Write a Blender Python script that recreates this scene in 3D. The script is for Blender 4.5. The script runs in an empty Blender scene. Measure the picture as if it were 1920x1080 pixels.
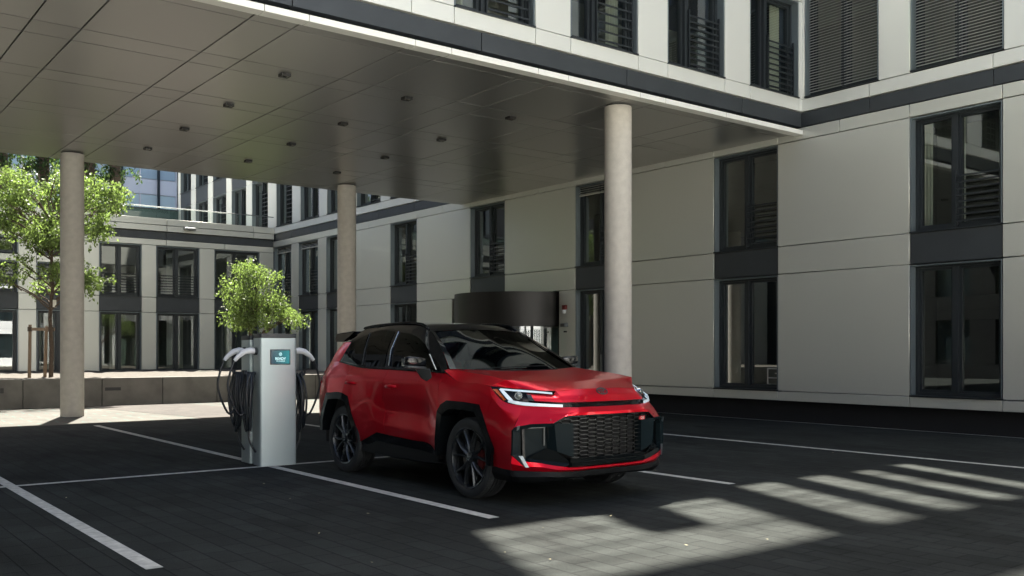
import bpy, bmesh, math, random
import numpy as np
from mathutils import Vector, Matrix
R_ = math.radians
random.seed(7)
SC = bpy.context.scene
COL = SC.collection

# ------------------------------------------------------------------ camera
FPX, YAW, HOR, EYE = 1787.4, R_(37.81), 656.6, 1.40
cam_d = bpy.data.cameras.new('camera'); cam = bpy.data.objects.new('camera', cam_d); COL.objects.link(cam)
cam.location = (0, 0, EYE); cam.rotation_euler = (R_(90), 0, -YAW)
cam_d.sensor_width = 36; cam_d.lens = FPX / 1920 * 36
cam_d.shift_y = (HOR - 540) / 1920
cam_d.clip_start = .1; cam_d.clip_end = 600
SC.camera = cam
# ------------------------------------------------------------------ world, sun, exposure
SUN_EL = R_(60); SAZ = Vector((.36, .934, 0)).normalized()
SDIR = SAZ * math.cos(SUN_EL) + Vector((0, 0, math.sin(SUN_EL)))
W = bpy.data.worlds.new('World'); SC.world = W; W.use_nodes = True
nt = W.node_tree; bg = nt.nodes['Background']
sky = nt.nodes.new('ShaderNodeTexSky'); sky.sky_type = 'NISHITA'; sky.sun_disc = False
sky.sun_elevation = SUN_EL; sky.dust_density = 3.0; sky.ozone_density = .4; sky.air_density = .9
sky.sun_rotation = math.atan2(.36, .934)
nt.links.new(sky.outputs[0], bg.inputs[0]); bg.inputs[1].default_value = .05
sd = bpy.data.lights.new('sun', 'SUN'); sd.energy = 5.0; sd.angle = R_(1.0); sd.color = (1, .94, .84)
so = bpy.data.objects.new('sun', sd); COL.objects.link(so)
so.rotation_euler = (-SDIR).to_track_quat('-Z', 'Y').to_euler(); so.location = SDIR * 60
SC.view_settings.view_transform = 'Standard'; SC.view_settings.look = 'None'
SC.view_settings.exposure = 2.42; SC.view_settings.gamma = 1
SC.cycles.max_bounces = 8; SC.cycles.diffuse_bounces = 4; SC.cycles.glossy_bounces = 4
SC.cycles.transparent_max_bounces = 12; SC.cycles.sample_clamp_indirect = 6
SC.cycles.use_denoising = True
SC.cycles.caustics_reflective = False; SC.cycles.caustics_refractive = False

# ------------------------------------------------------------------ materials
def mat(name, col, rough=.5, metal=0., spec=.5, coat=0., var=0., vscale=3., bump=0., bscale=40., emit=None, es=0., stretch=None, rvar=0., isl=0.):
    m = bpy.data.materials.new(name); m.use_nodes = True; t = m.node_tree; b = t.nodes['Principled BSDF']
    b.inputs['Base Color'].default_value = (*col, 1); b.inputs['Roughness'].default_value = rough
    b.inputs['Metallic'].default_value = metal; b.inputs['Specular IOR Level'].default_value = spec
    b.inputs['Coat Weight'].default_value = coat; b.inputs['Coat Roughness'].default_value = .02
    tc = t.nodes.new('ShaderNodeTexCoord'); out = tc.outputs['Object']
    if stretch:
        mp = t.nodes.new('ShaderNodeMapping'); mp.inputs['Scale'].default_value = stretch
        t.links.new(out, mp.inputs[0]); out = mp.outputs[0]
    if var or rvar:
        n = t.nodes.new('ShaderNodeTexNoise'); n.inputs['Scale'].default_value = vscale; n.inputs['Detail'].default_value = 6
        t.links.new(out, n.inputs['Vector'])
        if var:
            mx = t.nodes.new('ShaderNodeMapRange'); mx.inputs[1].default_value = .25; mx.inputs[2].default_value = .75
            mx.inputs[3].default_value = 1 - var; mx.inputs[4].default_value = 1 + var
            t.links.new(n.outputs[0], mx.inputs[0])
            v = t.nodes.new('ShaderNodeVectorMath'); v.operation = 'SCALE'; v.inputs[0].default_value = col
            t.links.new(mx.outputs[0], v.inputs['Scale']); t.links.new(v.outputs[0], b.inputs['Base Color'])
        if rvar:
            mr = t.nodes.new('ShaderNodeMapRange'); mr.inputs[1].default_value = .25; mr.inputs[2].default_value = .75
            mr.inputs[3].default_value = max(.02, rough - rvar); mr.inputs[4].default_value = rough + rvar
            t.links.new(n.outputs[0], mr.inputs[0]); t.links.new(mr.outputs[0], b.inputs['Roughness'])
    if isl:                                             # every panel a slightly different batch
        src = b.inputs['Base Color'].links[0].from_socket if b.inputs['Base Color'].links else None
        g = t.nodes.new('ShaderNodeNewGeometry'); mi = t.nodes.new('ShaderNodeMapRange'); mi.inputs[3].default_value = 1 - isl; mi.inputs[4].default_value = 1 + isl
        t.links.new(g.outputs['Random Per Island'], mi.inputs[0]); v2 = t.nodes.new('ShaderNodeVectorMath'); v2.operation = 'SCALE'
        if src: t.links.new(src, v2.inputs[0])
        else: v2.inputs[0].default_value = col
        t.links.new(mi.outputs[0], v2.inputs['Scale']); t.links.new(v2.outputs[0], b.inputs['Base Color'])
    if bump:
        n2 = t.nodes.new('ShaderNodeTexNoise'); n2.inputs['Scale'].default_value = bscale; n2.inputs['Detail'].default_value = 4
        t.links.new(out, n2.inputs['Vector'])
        bp = t.nodes.new('ShaderNodeBump'); bp.inputs['Strength'].default_value = bump; bp.inputs['Distance'].default_value = .01
        t.links.new(n2.outputs[0], bp.inputs['Height']); t.links.new(bp.outputs[0], b.inputs['Normal'])
    if emit:
        b.inputs['Emission Color'].default_value = (*emit, 1); b.inputs['Emission Strength'].default_value = es
    return m

def glass(name, tint, gloss=.10, rough=.0, ior=1.5):
    m = bpy.data.materials.new(name); m.use_nodes = True; t = m.node_tree
    t.nodes.remove(t.nodes['Principled BSDF']); o = t.nodes['Material Output']
    a = t.nodes.new('ShaderNodeBsdfTransparent'); a.inputs[0].default_value = (*tint, 1)
    g = t.nodes.new('ShaderNodeBsdfGlossy'); g.inputs['Roughness'].default_value = rough; g.inputs[0].default_value = (.9, .95, .95, 1)
    f = t.nodes.new('ShaderNodeFresnel'); gb = t.nodes.new('ShaderNodeNewGeometry'); e1 = t.nodes.new('ShaderNodeMath'); e1.operation = 'MULTIPLY_ADD'; e1.inputs[1].default_value = -2; e1.inputs[2].default_value = 1
    pw_ = t.nodes.new('ShaderNodeMath'); pw_.operation = 'POWER'; pw_.inputs[0].default_value = ior      # same mirror from either face
    t.links.new(gb.outputs['Backfacing'], e1.inputs[0]); t.links.new(e1.outputs[0], pw_.inputs[1]); t.links.new(pw_.outputs[0], f.inputs[0])
    ad = t.nodes.new('ShaderNodeMath'); ad.operation = 'ADD'; ad.inputs[1].default_value = gloss; ad.use_clamp = True
    x = t.nodes.new('ShaderNodeMixShader')
    t.links.new(f.outputs[0], ad.inputs[0]); t.links.new(ad.outputs[0], x.inputs[0])
    t.links.new(a.outputs[0], x.inputs[1]); t.links.new(g.outputs[0], x.inputs[2]); t.links.new(x.outputs[0], o.inputs[0])
    return m

def paver_mat(name, col, joint, bw, bh, rot=0., var=.25, rough=.75, spec=.4, bump=.5, speck=0.):
    m = bpy.data.materials.new(name); m.use_nodes = True; t = m.node_tree; b = t.nodes['Principled BSDF']
    tc = t.nodes.new('ShaderNodeTexCoord'); mp = t.nodes.new('ShaderNodeMapping'); mp.inputs['Rotation'].default_value = (0, 0, rot)
    t.links.new(tc.outputs['Object'], mp.inputs[0])
    br = t.nodes.new('ShaderNodeTexBrick'); br.inputs['Scale'].default_value = 1; br.inputs['Brick Width'].default_value = bw
    br.inputs['Row Height'].default_value = bh; br.inputs['Mortar Size'].default_value = .006; br.inputs['Mortar Smooth'].default_value = .3
    br.inputs['Bias'].default_value = 0
    c1 = [c * (1 - var) for c in col]; c2 = [c * (1 + var) for c in col]
    br.inputs['Color1'].default_value = (*c1, 1); br.inputs['Color2'].default_value = (*c2, 1); br.inputs['Mortar'].default_value = (*joint, 1)
    t.links.new(mp.outputs[0], br.inputs['Vector'])
    n = t.nodes.new('ShaderNodeTexNoise'); n.inputs['Scale'].default_value = .55; n.inputs['Detail'].default_value = 8; n.inputs['Roughness'].default_value = .7
    t.links.new(tc.outputs['Object'], n.inputs['Vector'])
    n3 = t.nodes.new('ShaderNodeTexNoise'); n3.inputs['Scale'].default_value = 130; n3.inputs['Detail'].default_value = 3
    t.links.new(tc.outputs['Object'], n3.inputs['Vector'])
    mr = t.nodes.new('ShaderNodeMapRange'); mr.inputs[1].default_value = .3; mr.inputs[2].default_value = .7; mr.inputs[3].default_value = .7; mr.inputs[4].default_value = 1.35
    t.links.new(n.outputs[0], mr.inputs[0])
    mr3 = t.nodes.new('ShaderNodeMapRange'); mr3.inputs[1].default_value = .35; mr3.inputs[2].default_value = .75; mr3.inputs[3].default_value = 1 - speck; mr3.inputs[4].default_value = 1 + speck
    t.links.new(n3.outputs[0], mr3.inputs[0])
    st = t.nodes.new('ShaderNodeTexNoise'); st.inputs['Scale'].default_value = .9; st.inputs['Detail'].default_value = 5; st.inputs['Distortion'].default_value = .8
    mp2 = t.nodes.new('ShaderNodeMapping'); mp2.inputs['Scale'].default_value = (1.6, .45, 1); t.links.new(tc.outputs['Object'], mp2.inputs[0]); t.links.new(mp2.outputs[0], st.inputs['Vector'])
    ms = t.nodes.new('ShaderNodeMapRange'); ms.inputs[1].default_value = .56; ms.inputs[2].default_value = .68; ms.inputs[3].default_value = 1; ms.inputs[4].default_value = .62
    t.links.new(st.outputs[0], ms.inputs[0])
    m0 = t.nodes.new('ShaderNodeMath'); m0.operation = 'MULTIPLY'; t.links.new(mr.outputs[0], m0.inputs[0]); t.links.new(ms.outputs[0], m0.inputs[1])
    mm = t.nodes.new('ShaderNodeMath'); mm.operation = 'MULTIPLY'; t.links.new(m0.outputs[0], mm.inputs[0]); t.links.new(mr3.outputs[0], mm.inputs[1])
    v = t.nodes.new('ShaderNodeVectorMath'); v.operation = 'SCALE'
    t.links.new(br.outputs['Color'], v.inputs[0]); t.links.new(mm.outputs[0], v.inputs['Scale']); t.links.new(v.outputs[0], b.inputs['Base Color'])
    b.inputs['Roughness'].default_value = rough; b.inputs['Specular IOR Level'].default_value = spec
    hsum = t.nodes.new('ShaderNodeMath'); hsum.operation = 'MULTIPLY_ADD'; hsum.inputs[1].default_value = -1.0
    t.links.new(br.outputs['Fac'], hsum.inputs[0]); t.links.new(n3.outputs[0], hsum.inputs[2])
    bp = t.nodes.new('ShaderNodeBump'); bp.inputs['Strength'].default_value = bump; bp.inputs['Distance'].default_value = .006
    t.links.new(hsum.outputs[0], bp.inputs['Height']); t.links.new(bp.outputs[0], b.inputs['Normal'])
    return m

M = dict(
    clad=mat('silver aluminium cladding', (.605, .615, .565), .33, .46, var=.012, vscale=.6, isl=.022),
    clad_dark=mat('anthracite cladding', (.045, .052, .058), .42, .3, var=.1, vscale=2),
    bridge_white=mat('pale aluminium cladding', (.71, .725, .685), .38, .3, var=.012, vscale=.6, isl=.02),
    lip=mat('white edge trim', (.8, .8, .76), .45, .1),
    soffit=mat('bronze grey soffit panel', (.310, .308, .302), .29, .6, isl=.07),
    joint=mat('joint shadow black', (.012, .012, .012), .8),
    frame=mat('dark window frame', (.026, .032, .036), .38, .3),
    reveal=mat('steel reveal', (.20, .24, .26), .35, .6),
    blind=mat('aluminium blind slat', (.58, .58, .53), .45, .2),
    plinth=mat('black plinth', (.006, .0065, .008), .7, var=.2, vscale=4),
    concrete=mat('column concrete', (.52, .49, .44), .85, var=.10, vscale=9, bump=.5, bscale=110, stretch=(1, 1, 1.0)),
    planter=mat('planter concrete', (.165, .158, .142), .85, var=.30, vscale=2.2, bump=.3, bscale=60),
    room=mat('room wall', (.22, .21, .19), .9, var=.4, vscale=.5),
    ceiling=mat('room ceiling', (.5, .48, .44), .9),
    curtain=mat('pale curtain', (.62, .58, .50), .9),
    pane=glass('window pane', (.66, .74, .70), .12),
    bluepane=mat('sky blue spandrel glass', (.42, .55, .64), .12, .0, 1.0),
    palepane=mat('pale frosted glazing', (.66, .80, .82), .15, .0, .8),
    whitepan=mat('white panel', (.86, .86, .90), .5),
    line=mat('white line paint', (.54, .535, .48), .8, var=.28, vscale=14, bump=.2, bscale=120),
    rail=mat('rail steel', (.18, .19, .19), .35, .8),
    railglass=glass('railing glass', (.90, .96, .94), .03),
    lampdark=mat('dark lamp housing', (.03, .03, .03), .4, .4),
    lampface=mat('lamp reflector', (.30, .30, .28), .2, .8),
    bark=mat('bark', (.085, .062, .045), .9, var=.4, vscale=20, bump=.6, bscale=60),
    wood=mat('stake wood', (.22, .16, .11), .85, var=.3, vscale=8, stretch=(6, 6, .6)),
    gravel=mat('planting gravel', (.07, .062, .05), .95, var=.6, vscale=40, bump=1, bscale=50),
    gravestone=mat('pale tag', (.7, .68, .6), .7),
    cab=mat('charger brushed steel', (.44, .52, .53), .42, .4, var=.04, vscale=3, stretch=(1, 1, .15), rvar=.04),
    cap=mat('charger cap', (.028, .033, .038), .45),
    cable=mat('cable rubber', (.013, .018, .024), .42, spec=.6),
    plug=mat('plug plastic', (.72, .74, .76), .35),
    red=None)
M['mesh_line'] = mat('outline mark white', (.7, .66, .6), .6)
M['red_alarm'] = mat('alarm red', (.16, .02, .015), .4)
M['asphalt'] = paver_mat('dark clinker paving', (.0335, .0378, .0350), (.013, .014, .014), .36, .18, R_(90), .15, .85, .10, .55, .55)
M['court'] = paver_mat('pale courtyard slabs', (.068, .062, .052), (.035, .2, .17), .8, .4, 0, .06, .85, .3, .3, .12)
M['bounce'] = paver_mat('plaza slabs', (.70, .715, .65), (.36, .2, .17), .8, .4, 0, .06, .85, .3, .3, .12)  # pale, to bounce sun from unseen ground and the terrace roof
M['courtb'] = paver_mat('brown courtyard setts', (.047, .038, .032), (.025, .04, .035), .2, .1, 0, .2, .85, .3, .4, .2)

def leaf_mat(name, c):
    m = bpy.data.materials.new(name); m.use_nodes = True; t = m.node_tree; b = t.nodes['Principled BSDF']; o = t.nodes['Material Output']
    g = t.nodes.new('ShaderNodeNewGeometry'); r = t.nodes.new('ShaderNodeMapRange')
    r.inputs[3].default_value = .55; r.inputs[4].default_value = 1.5
    t.links.new(g.outputs['Random Per Island'], r.inputs[0])
    v = t.nodes.new('ShaderNodeVectorMath'); v.operation = 'SCALE'; v.inputs[0].default_value = c
    t.links.new(r.outputs[0], v.inputs['Scale']); t.links.new(v.outputs[0], b.inputs['Base Color']); b.inputs['Roughness'].default_value = .45
    tr = t.nodes.new('ShaderNodeBsdfTranslucent'); v2 = t.nodes.new('ShaderNodeVectorMath'); v2.operation = 'MULTIPLY'
    v2.inputs[1].default_value = (1.25, 1.35, .9); t.links.new(v.outputs[0], v2.inputs[0]); t.links.new(v2.outputs[0], tr.inputs[0])
    x = t.nodes.new('ShaderNodeMixShader'); x.inputs[0].default_value = .55
    t.links.new(b.outputs[0], x.inputs[1]); t.links.new(tr.outputs[0], x.inputs[2]); t.links.new(x.outputs[0], o.inputs[0])
    return m
M['leaf'] = leaf_mat('young leaf', (.135, .185, .062))
M['leaf_dark'] = leaf_mat('dark ivy leaf', (.035, .060, .022))  # ivy gets a darker green than the trees

# ------------------------------------------------------------------ helpers
class MB:
    def __init__(s): s.v = []; s.f = []
    def quad(s, *p):
        i = len(s.v); s.v += [tuple(q) for q in p]; s.f.append(tuple(range(i, i + len(p)))); return s
    def box(s, x0, x1, y0, y1, z0, z1, F=None):
        F = F or (lambda a, b, c: (a, b, c)); i = len(s.v)
        s.v += [tuple(F(x, y, z)) for z in (z0, z1) for x, y in ((x0, y0), (x1, y0), (x1, y1), (x0, y1))]
        s.f += [tuple(i + k for k in q) for q in ((3, 2, 1, 0), (4, 5, 6, 7), (0, 1, 5, 4), (1, 2, 6, 5), (2, 3, 7, 6), (3, 0, 4, 7))]
        return s
    def tube(s, pts, r, n=8, cap=True):
        pts = [Vector(p) for p in pts]; rs = r if isinstance(r, (list, tuple)) else [r] * len(pts); i0 = len(s.v); up = None
        for k, p in enumerate(pts):
            d = (pts[min(k + 1, len(pts) - 1)] - pts[max(k - 1, 0)]).normalized()
            if up is None: up = d.orthogonal().normalized()
            up = (up - d * up.dot(d)).normalized(); sd_ = d.cross(up)
            for j in range(n):
                a = 2 * math.pi * j / n; s.v.append(tuple(p + (up * math.cos(a) + sd_ * math.sin(a)) * rs[k]))
        for k in range(len(pts) - 1):
            for j in range(n):
                a = i0 + k * n + j; b = i0 + k * n + (j + 1) % n; s.f.append((a, b, b + n, a + n))
        if cap:
            s.f.append(tuple(i0 + j for j in reversed(range(n)))); e = i0 + (len(pts) - 1) * n; s.f.append(tuple(e + j for j in range(n)))
        return s
    def lathe(s, prof, n=32, c=(0, 0, 0), axis='z'):
        i0 = len(s.v); m = len(prof)
        for j in range(n):
            a = 2 * math.pi * j / n
            for r, h in prof:
                if axis == 'z': s.v.append((c[0] + r * math.cos(a), c[1] + r * math.sin(a), c[2] + h))
                else: s.v.append((c[0] + r * math.cos(a), c[1] + h, c[2] + r * math.sin(a)))
        for j in range(n):
            for k in range(m - 1):
                a = i0 + j * m + k; b = i0 + ((j + 1) % n) * m + k; s.f.append((a, b, b + 1, a + 1))
        return s
    def prism(s, poly, off):
        """poly: 3-D outline, extruded by off"""
        n = len(poly); i = len(s.v); o = Vector(off)
        s.v += [tuple(p) for p in poly] + [tuple(Vector(p) + o) for p in poly]
        s.f += [tuple(range(i, i + n))[::-1], tuple(range(i + n, i + 2 * n))] + [(i + k, i + (k + 1) % n, i + n + (k + 1) % n, i + n + k) for k in range(n)]
        return s
    def build(s, name, m, parent=None, smooth=False, bevel=0., seg=2, angle=35, fixn=False, weld=False):
        me = bpy.data.meshes.new(name); me.from_pydata(s.v, [], s.f); me.update()
        if fixn or bevel or weld:
            bm = bmesh.new(); bm.from_mesh(me)
            if bevel or weld:
                bmesh.ops.remove_doubles(bm, verts=bm.verts, dist=1e-5)
            bmesh.ops.recalc_face_normals(bm, faces=bm.faces); bm.to_mesh(me); bm.free()
        me.materials.append(m)
        if smooth:
            me.shade_smooth(); me.set_sharp_from_angle(angle=R_(angle))
        o = bpy.data.objects.new(name, me); COL.objects.link(o)
        if parent: o.parent = parent
        if bevel:
            b = o.modifiers.new('bevel', 'BEVEL'); b.width = bevel; b.segments = seg; b.limit_method = 'ANGLE'; b.angle_limit = R_(40)
            if not smooth: me.shade_smooth(); me.set_sharp_from_angle(angle=R_(30))
        return o

def tag(o, label=None, cat=None, group=None, kind=None):
    if label: o['label'] = label
    if cat: o['category'] = cat
    if group: o['group'] = group
    if kind: o['kind'] = kind
    return o
def empty(name, loc=(0, 0, 0), rz=0., label=None, cat=None, group=None):
    o = bpy.data.objects.new(name, None); COL.objects.link(o); o.location = loc; o.rotation_euler = (0, 0, rz); o.empty_display_size = .2
    return tag(o, label, cat, group)
def text_mesh(name, body, size, m, parent, mw, depth=.0015):
    c = bpy.data.curves.new(name, 'FONT'); c.body = body; c.size = size; c.extrude = depth; c.align_x = 'CENTER'; c.align_y = 'CENTER'
    t = bpy.data.objects.new(name, c); COL.objects.link(t)
    dg = bpy.context.evaluated_depsgraph_get(); me = bpy.data.meshes.new_from_object(t.evaluated_get(dg))
    COL.objects.unlink(t); bpy.data.objects.remove(t)
    me.materials.clear(); me.materials.append(m)
    me.transform(mw); o = bpy.data.objects.new(name, me); COL.objects.link(o); o.parent = parent
    return o

# facade frames: u along the wall, w out of it, z up
FR_ = lambda u, w, z: (15.6 - w, u, z)
FB_ = lambda u, w, z: (u, 35.37 - w, z)
FC_ = lambda u, w, z: (u, 11.03 - w, z)

def panels(cells, F, gap=.007, w0=-.25, w1=.03):
    mb = MB()
    for u0, u1, z0, z1 in cells: mb.box(u0 + gap, u1 - gap, w0, w1, z0 + gap, z1 - gap, F)
    return mb

def window(root, F, u0, u1, z0, z1, split=.45, bars=None, blind=0., curtain=None, sill=True, flip=False):
    """one window: frame (part) with panes, reveal, blind, guard bars and curtain as sub-parts"""
    d0, d1 = -.23, -.12
    f = MB(); t = .055
    a, b = u0 + .03, u1 - .03
    f.box(a, a + t, d0, d1, z0, z1, F).box(b - t, b, d0, d1, z0, z1, F).box(a + t, b - t, d0, d1, z1 - t, z1, F).box(a + t, b - t, d0, d1, z0, z0 + t, F)
    um = a + (b - a) * split
    f.box(um - .045, um + .045, d0, d1 + .03, z0 + t, z1 - t, F)
    for p, q in ((a + t, um - .045), (um + .045, b - t)):      # sashes
        e = .045; y0, y1 = d0 + .01, d1 - .025
        f.box(p, p + e, y0, y1, z0 + t, z1 - t, F).box(q - e, q, y0, y1, z0 + t, z1 - t, F)
        f.box(p + e, q - e, y0, y1, z0 + t, z0 + t + e, F).box(p + e, q - e, y0, y1, z1 - t - e, z1 - t, F)
    if sill: f.box(u0 + .01, u1 - .01, d1, .055, z0 - .028, z0 - .002, F)
    fo = f.build('window', M['frame'], root)
    g = MB()
    for p, q in ((a + t + .04, um - .085), (um + .085, b - t - .04)):
        g.quad(F(p, -.19, z0 + t + .04), F(q, -.19, z0 + t + .04), F(q, -.19, z1 - t - .04), F(p, -.19, z1 - t - .04))
    g.build('pane', M['pane'], fo)
    r = MB(); ro = [(u0 + .008, z0), (u0 + .008, z1 - .002), (u1 - .008, z1 - .002), (u1 - .008, z0)]; ri = [(u0 + .028, z0), (u0 + .028, z1 - .02), (u1 - .028, z1 - .02), (u1 - .028, z0)]
    for k in range(3):
        (a0, b0), (a1, b1), (c0, d0_), (c1, d1_) = ro[k], ro[k + 1], ri[k], ri[k + 1]
        r.quad(F(a0, .02, b0), F(a1, .02, b1), F(c1, .02, d1_), F(c0, .02, d0_)).quad(F(c0, .02, d0_), F(c1, .02, d1_), F(c1, -.24, d1_), F(c0, -.24, d0_)).quad(F(a0, .02, b0), F(a1, .02, b1), F(a1, -.24, b1), F(a0, -.24, b0))
    r.build('reveal', M['reveal'], fo)
    if bars:
        br = MB(); n, frac, p, q = bars[0], bars[1], um + .02, b - .02
        if len(bars) > 2: p = a + .01
        elif flip: p, q = a + .02, um - .02
        for k in range(n):
            zz = z0 + .10 + (z1 - z0) * frac * k / n; br.box(p, q, -.075, -.055, zz, zz + .026, F)
        br.box(p, p + .02, -.085, -.045, z0, z0 + .10 + (z1 - z0) * frac, F).box(q - .02, q, -.085, -.045, z0, z0 + .10 + (z1 - z0) * frac, F)
        br.build('guard_rail', M['frame'], fo)
    if blind:
        bl = MB(); zz = z1 - .02; zb = z1 - (z1 - z0) * blind + .02; k = 0
        bm_ = M['blind']
        for p, q in ((a + .02, um - .012), (um + .012, b - .02)):
            zz = z1 - .03
            while zz > zb:
                i = len(bl.v); s_ = .030
                bl.v += [F(p, -.105, zz), F(q, -.105, zz), F(q, -.055, zz - s_), F(p, -.055, zz - s_), F(p, -.105, zz - .003), F(q, -.105, zz - .003), F(q, -.055, zz - s_ - .003), F(p, -.055, zz - s_ - .003)]
                bl.f += [(i, i + 1, i + 2, i + 3), (i + 7, i + 6, i + 5, i + 4), (i + 3, i + 2, i + 6, i + 7), (i, i + 4, i + 5, i + 1)]
                zz -= .052
            bl.box(p, q, -.10, -.06, zz - .012, zz + .012, F)
        bl.build('blind', bm_, fo)
    if curtain:
        c = MB(); n = 26
        for p, q in curtain:
            A = a + (b - a) * p; B = a + (b - a) * q
            for k in range(n):
                def P(j, z): 
                    u = A + (B - A) * j / n; return F(u, -.42 + .04 * math.sin(j * 1.9) + .015 * math.sin(j * .7), z)
                c.quad(P(k, z0), P(k + 1, z0), P(k + 1, z1), P(k, z1))
        c.build('curtain', M['curtain'], fo, smooth=True, angle=80)
    return fo

def interior(root, F, u0, u1, levels, depth=2.6):
    mb = MB(); mb.box(u0, u1, -depth - .1, -depth, levels[0], levels[-1], F)
    u = u0 + .02
    k = 0
    while u < u1:
        mb.box(u, u + .1, -depth, -.6, levels[0], levels[-1], F); u += 4.43
    mb.build('interior', M['room'], root)
    cb = MB()
    for z in levels: cb.box(u0, u1, -depth, -.27, z - .12, z + .12, F)
    cb.build('floor_slab', M['ceiling'], root)
# ------------------------------------------------------------------ ground
g = MB().quad((-150, -150, 0), (150, -150, 0), (150, 200, 0), (-150, 200, 0)).build('ground', M['asphalt']); tag(g, kind='structure')
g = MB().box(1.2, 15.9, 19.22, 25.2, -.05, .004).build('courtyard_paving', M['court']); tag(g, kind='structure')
g = MB().box(-40, 40, -33.5, 2.2, -.05, .004).build('bounce_paving', M['bounce']); tag(g, kind='structure')  # unseen pale ground added to bounce sun onto facades and car
g = MB().box(-40, -4.5, 2.2, 6.2, -.05, .004).build('bounce_paving', M['bounce']); tag(g, kind='structure')  # more unseen ground added for bounce onto the office wall
def sheet(pts, z): return MB().quad(*[(x, y, z) for x, y in pts])
g = sheet(((7.0, 19.3), (9.6, 19.3), (8.4, 25.15), (6.0, 25.15)), .008).build('courtyard_path', M['courtb']); tag(g, kind='structure')
def line(x0, x1, y0, y1, z=.004):
    mb = MB(); n = max(1, int(max(x1 - x0, y1 - y0) / .42)); 
    for k in range(n):
        if x1 - x0 > y1 - y0: mb.quad((x0 + (x1 - x0) * k / n + .003, y0, z), (x0 + (x1 - x0) * (k + 1) / n, y0, z), (x0 + (x1 - x0) * (k + 1) / n, y1, z), (x0 + (x1 - x0) * k / n + .003, y1, z))
        else: mb.quad((x0, y0 + (y1 - y0) * k / n + .003, z), (x1, y0 + (y1 - y0) * k / n + .003, z), (x1, y0 + (y1 - y0) * (k + 1) / n, z), (x0, y0 + (y1 - y0) * (k + 1) / n, z))
    o = mb.build('road_marking', M['line']); tag(o, kind='structure')
for x, ya, yb in ((1.935, 6.22, 18.7), (4.75, 6.36, 18.72), (7.92, 6.45, 18.8), (11.74, -4, 18.8)): line(x - .055, x + .055, ya, yb)
line(15.66, 15.72, -4, 18.8)
line(-6, 7.86, 10.80, 10.90, .008)

# ------------------------------------------------------------------ right-hand office building
RB = empty('office_building', (15.6, 8, 0), 0, 'long silver clad office building beside the red car with two rows of tall dark windows', 'building')
RB_inv = Vector((15.6, 8, 0))
def FR(u, w, z): return (-w, u - 8, z)
low = [(-6.04, -4.46), (-1.61, -.03), (2.82, 4.40), (7.25, 8.83), (11.57, 13.18), (15.95, 17.54), (20.39, 22.0), (24.82, 26.41), (29.2, 30.87), (31.5, 33.12), (33.74, 35.30)]
UE = 35.37
edges = [-8.0] + [e for p in low for e in p] + [UE]
cells = []; dark = []
for k in range(len(edges) - 1):
    a, b = edges[k], edges[k + 1]; iswin = (k % 2 == 1)
    door = (a, b) in ((20.39, 22.0), (15.95, 17.54))
    if not door: cells.append((a, b, .41, .60))
    if iswin: dark.append((a, b, 2.885, 3.425))
    else:
        if b - a > .15:
            z0_ = .60
            if a == 17.54 or a == 22.0: z0_ = 2.885
            if a == 17.54: cells.append((17.54, 18.15, .41, 2.885))
            elif a == 22.0: cells.append((22.9, b, .60, 2.885))
            else: cells.append((a, b, .60, 2.885))
            cells += [(a, b, 2.885, 3.425), (a, b, 3.425, 5.43)]
    # top band, finer joints
    n = max(1, round((b - a) / 1.6))
    for j in range(n): cells.append((a + (b - a) * j / n, a + (b - a) * (j + 1) / n, 5.43, 5.665))
panels(cells, FR).build('wall_cladding', M['clad'], RB, bevel=.004, seg=1)
# dark band and white band above
cd = []; cw = []
for c_ in dark: panels([c_], FR, w1=.012).build('spandrel_panel', M['clad_dark'], RB, bevel=.003, seg=1)
ups = [(-8.0 + 2.2 * k - .18, -8.0 + 2.2 * k + 1.39) for k in range(0)]
upw = [(-6.0, -4.4), (-3.8, -2.2), (-1.6, 0), (.62, 2.2), (2.83, 4.42), (5.03, 6.62), (7.23, 8.82), (9.42, 10.96)]
upw2 = [(22.62, 24.2), (24.82, 26.4), (27.01, 28.62), (29.2, 30.79), (31.4, 32.95), (33.66, 35.1), (35.9, 37.5), (38.1, 39.7), (40.3, 41.9), (42.5, 44.1), (44.7, 46.2)]
u = -8.0
while u < UE - .1:
    if not (11.0 < u + 1.1 < 22.2): cd.append((u, min(u + 2.2, UE), 5.675, 5.95)); cw.append((u, min(u + 2.2, UE), 5.955, 6.20))
    u += 2.2
cd = [c for c in cd]
e2 = [-8.0] + [e for p in upw for e in p] + [11.03]
e3 = [22.4] + [e for p in upw2 for e in p] + [46.5]
LV = ((6.20, 8.25), (8.25, 8.93), (8.93, 11.0), (11.0, 11.7), (11.7, 13.6))
for E_, Wn in ((e2, upw), (e3, upw2)):
    for k in range(len(E_) - 1):
        a, b = E_[k], E_[k + 1]
        if k % 2 == 1:
            for c_ in ((a, b, 8.25, 8.93), (a, b, 11.0, 11.7)): panels([c_], FR, w1=.012).build('spandrel_panel', M['clad_dark'], RB, bevel=.003, seg=1)
        elif b - a > .03:
            for z0, z1 in LV: cw.append((a, b, z0, z1))
            if a >= UE: pass
    cw += [(E_[0], E_[-1], 13.6, 14.6)]
for q in (0, 1): panels([c_ for c_ in cd if (c_[0] > 15) == bool(q)], FR, w1=.012).build('dark_band', M['clad_dark'], RB, bevel=.003, seg=1)
panels(cw, FR, w1=.034).build('upper_cladding', M['bridge_white'], RB, bevel=.004, seg=1)
MB().box(-8, 18.25, -.5, -.15, -.2, .405, FR).box(22.3, UE, -.5, -.15, -.2, .405, FR).build('plinth', M['plinth'], RB)
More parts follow.
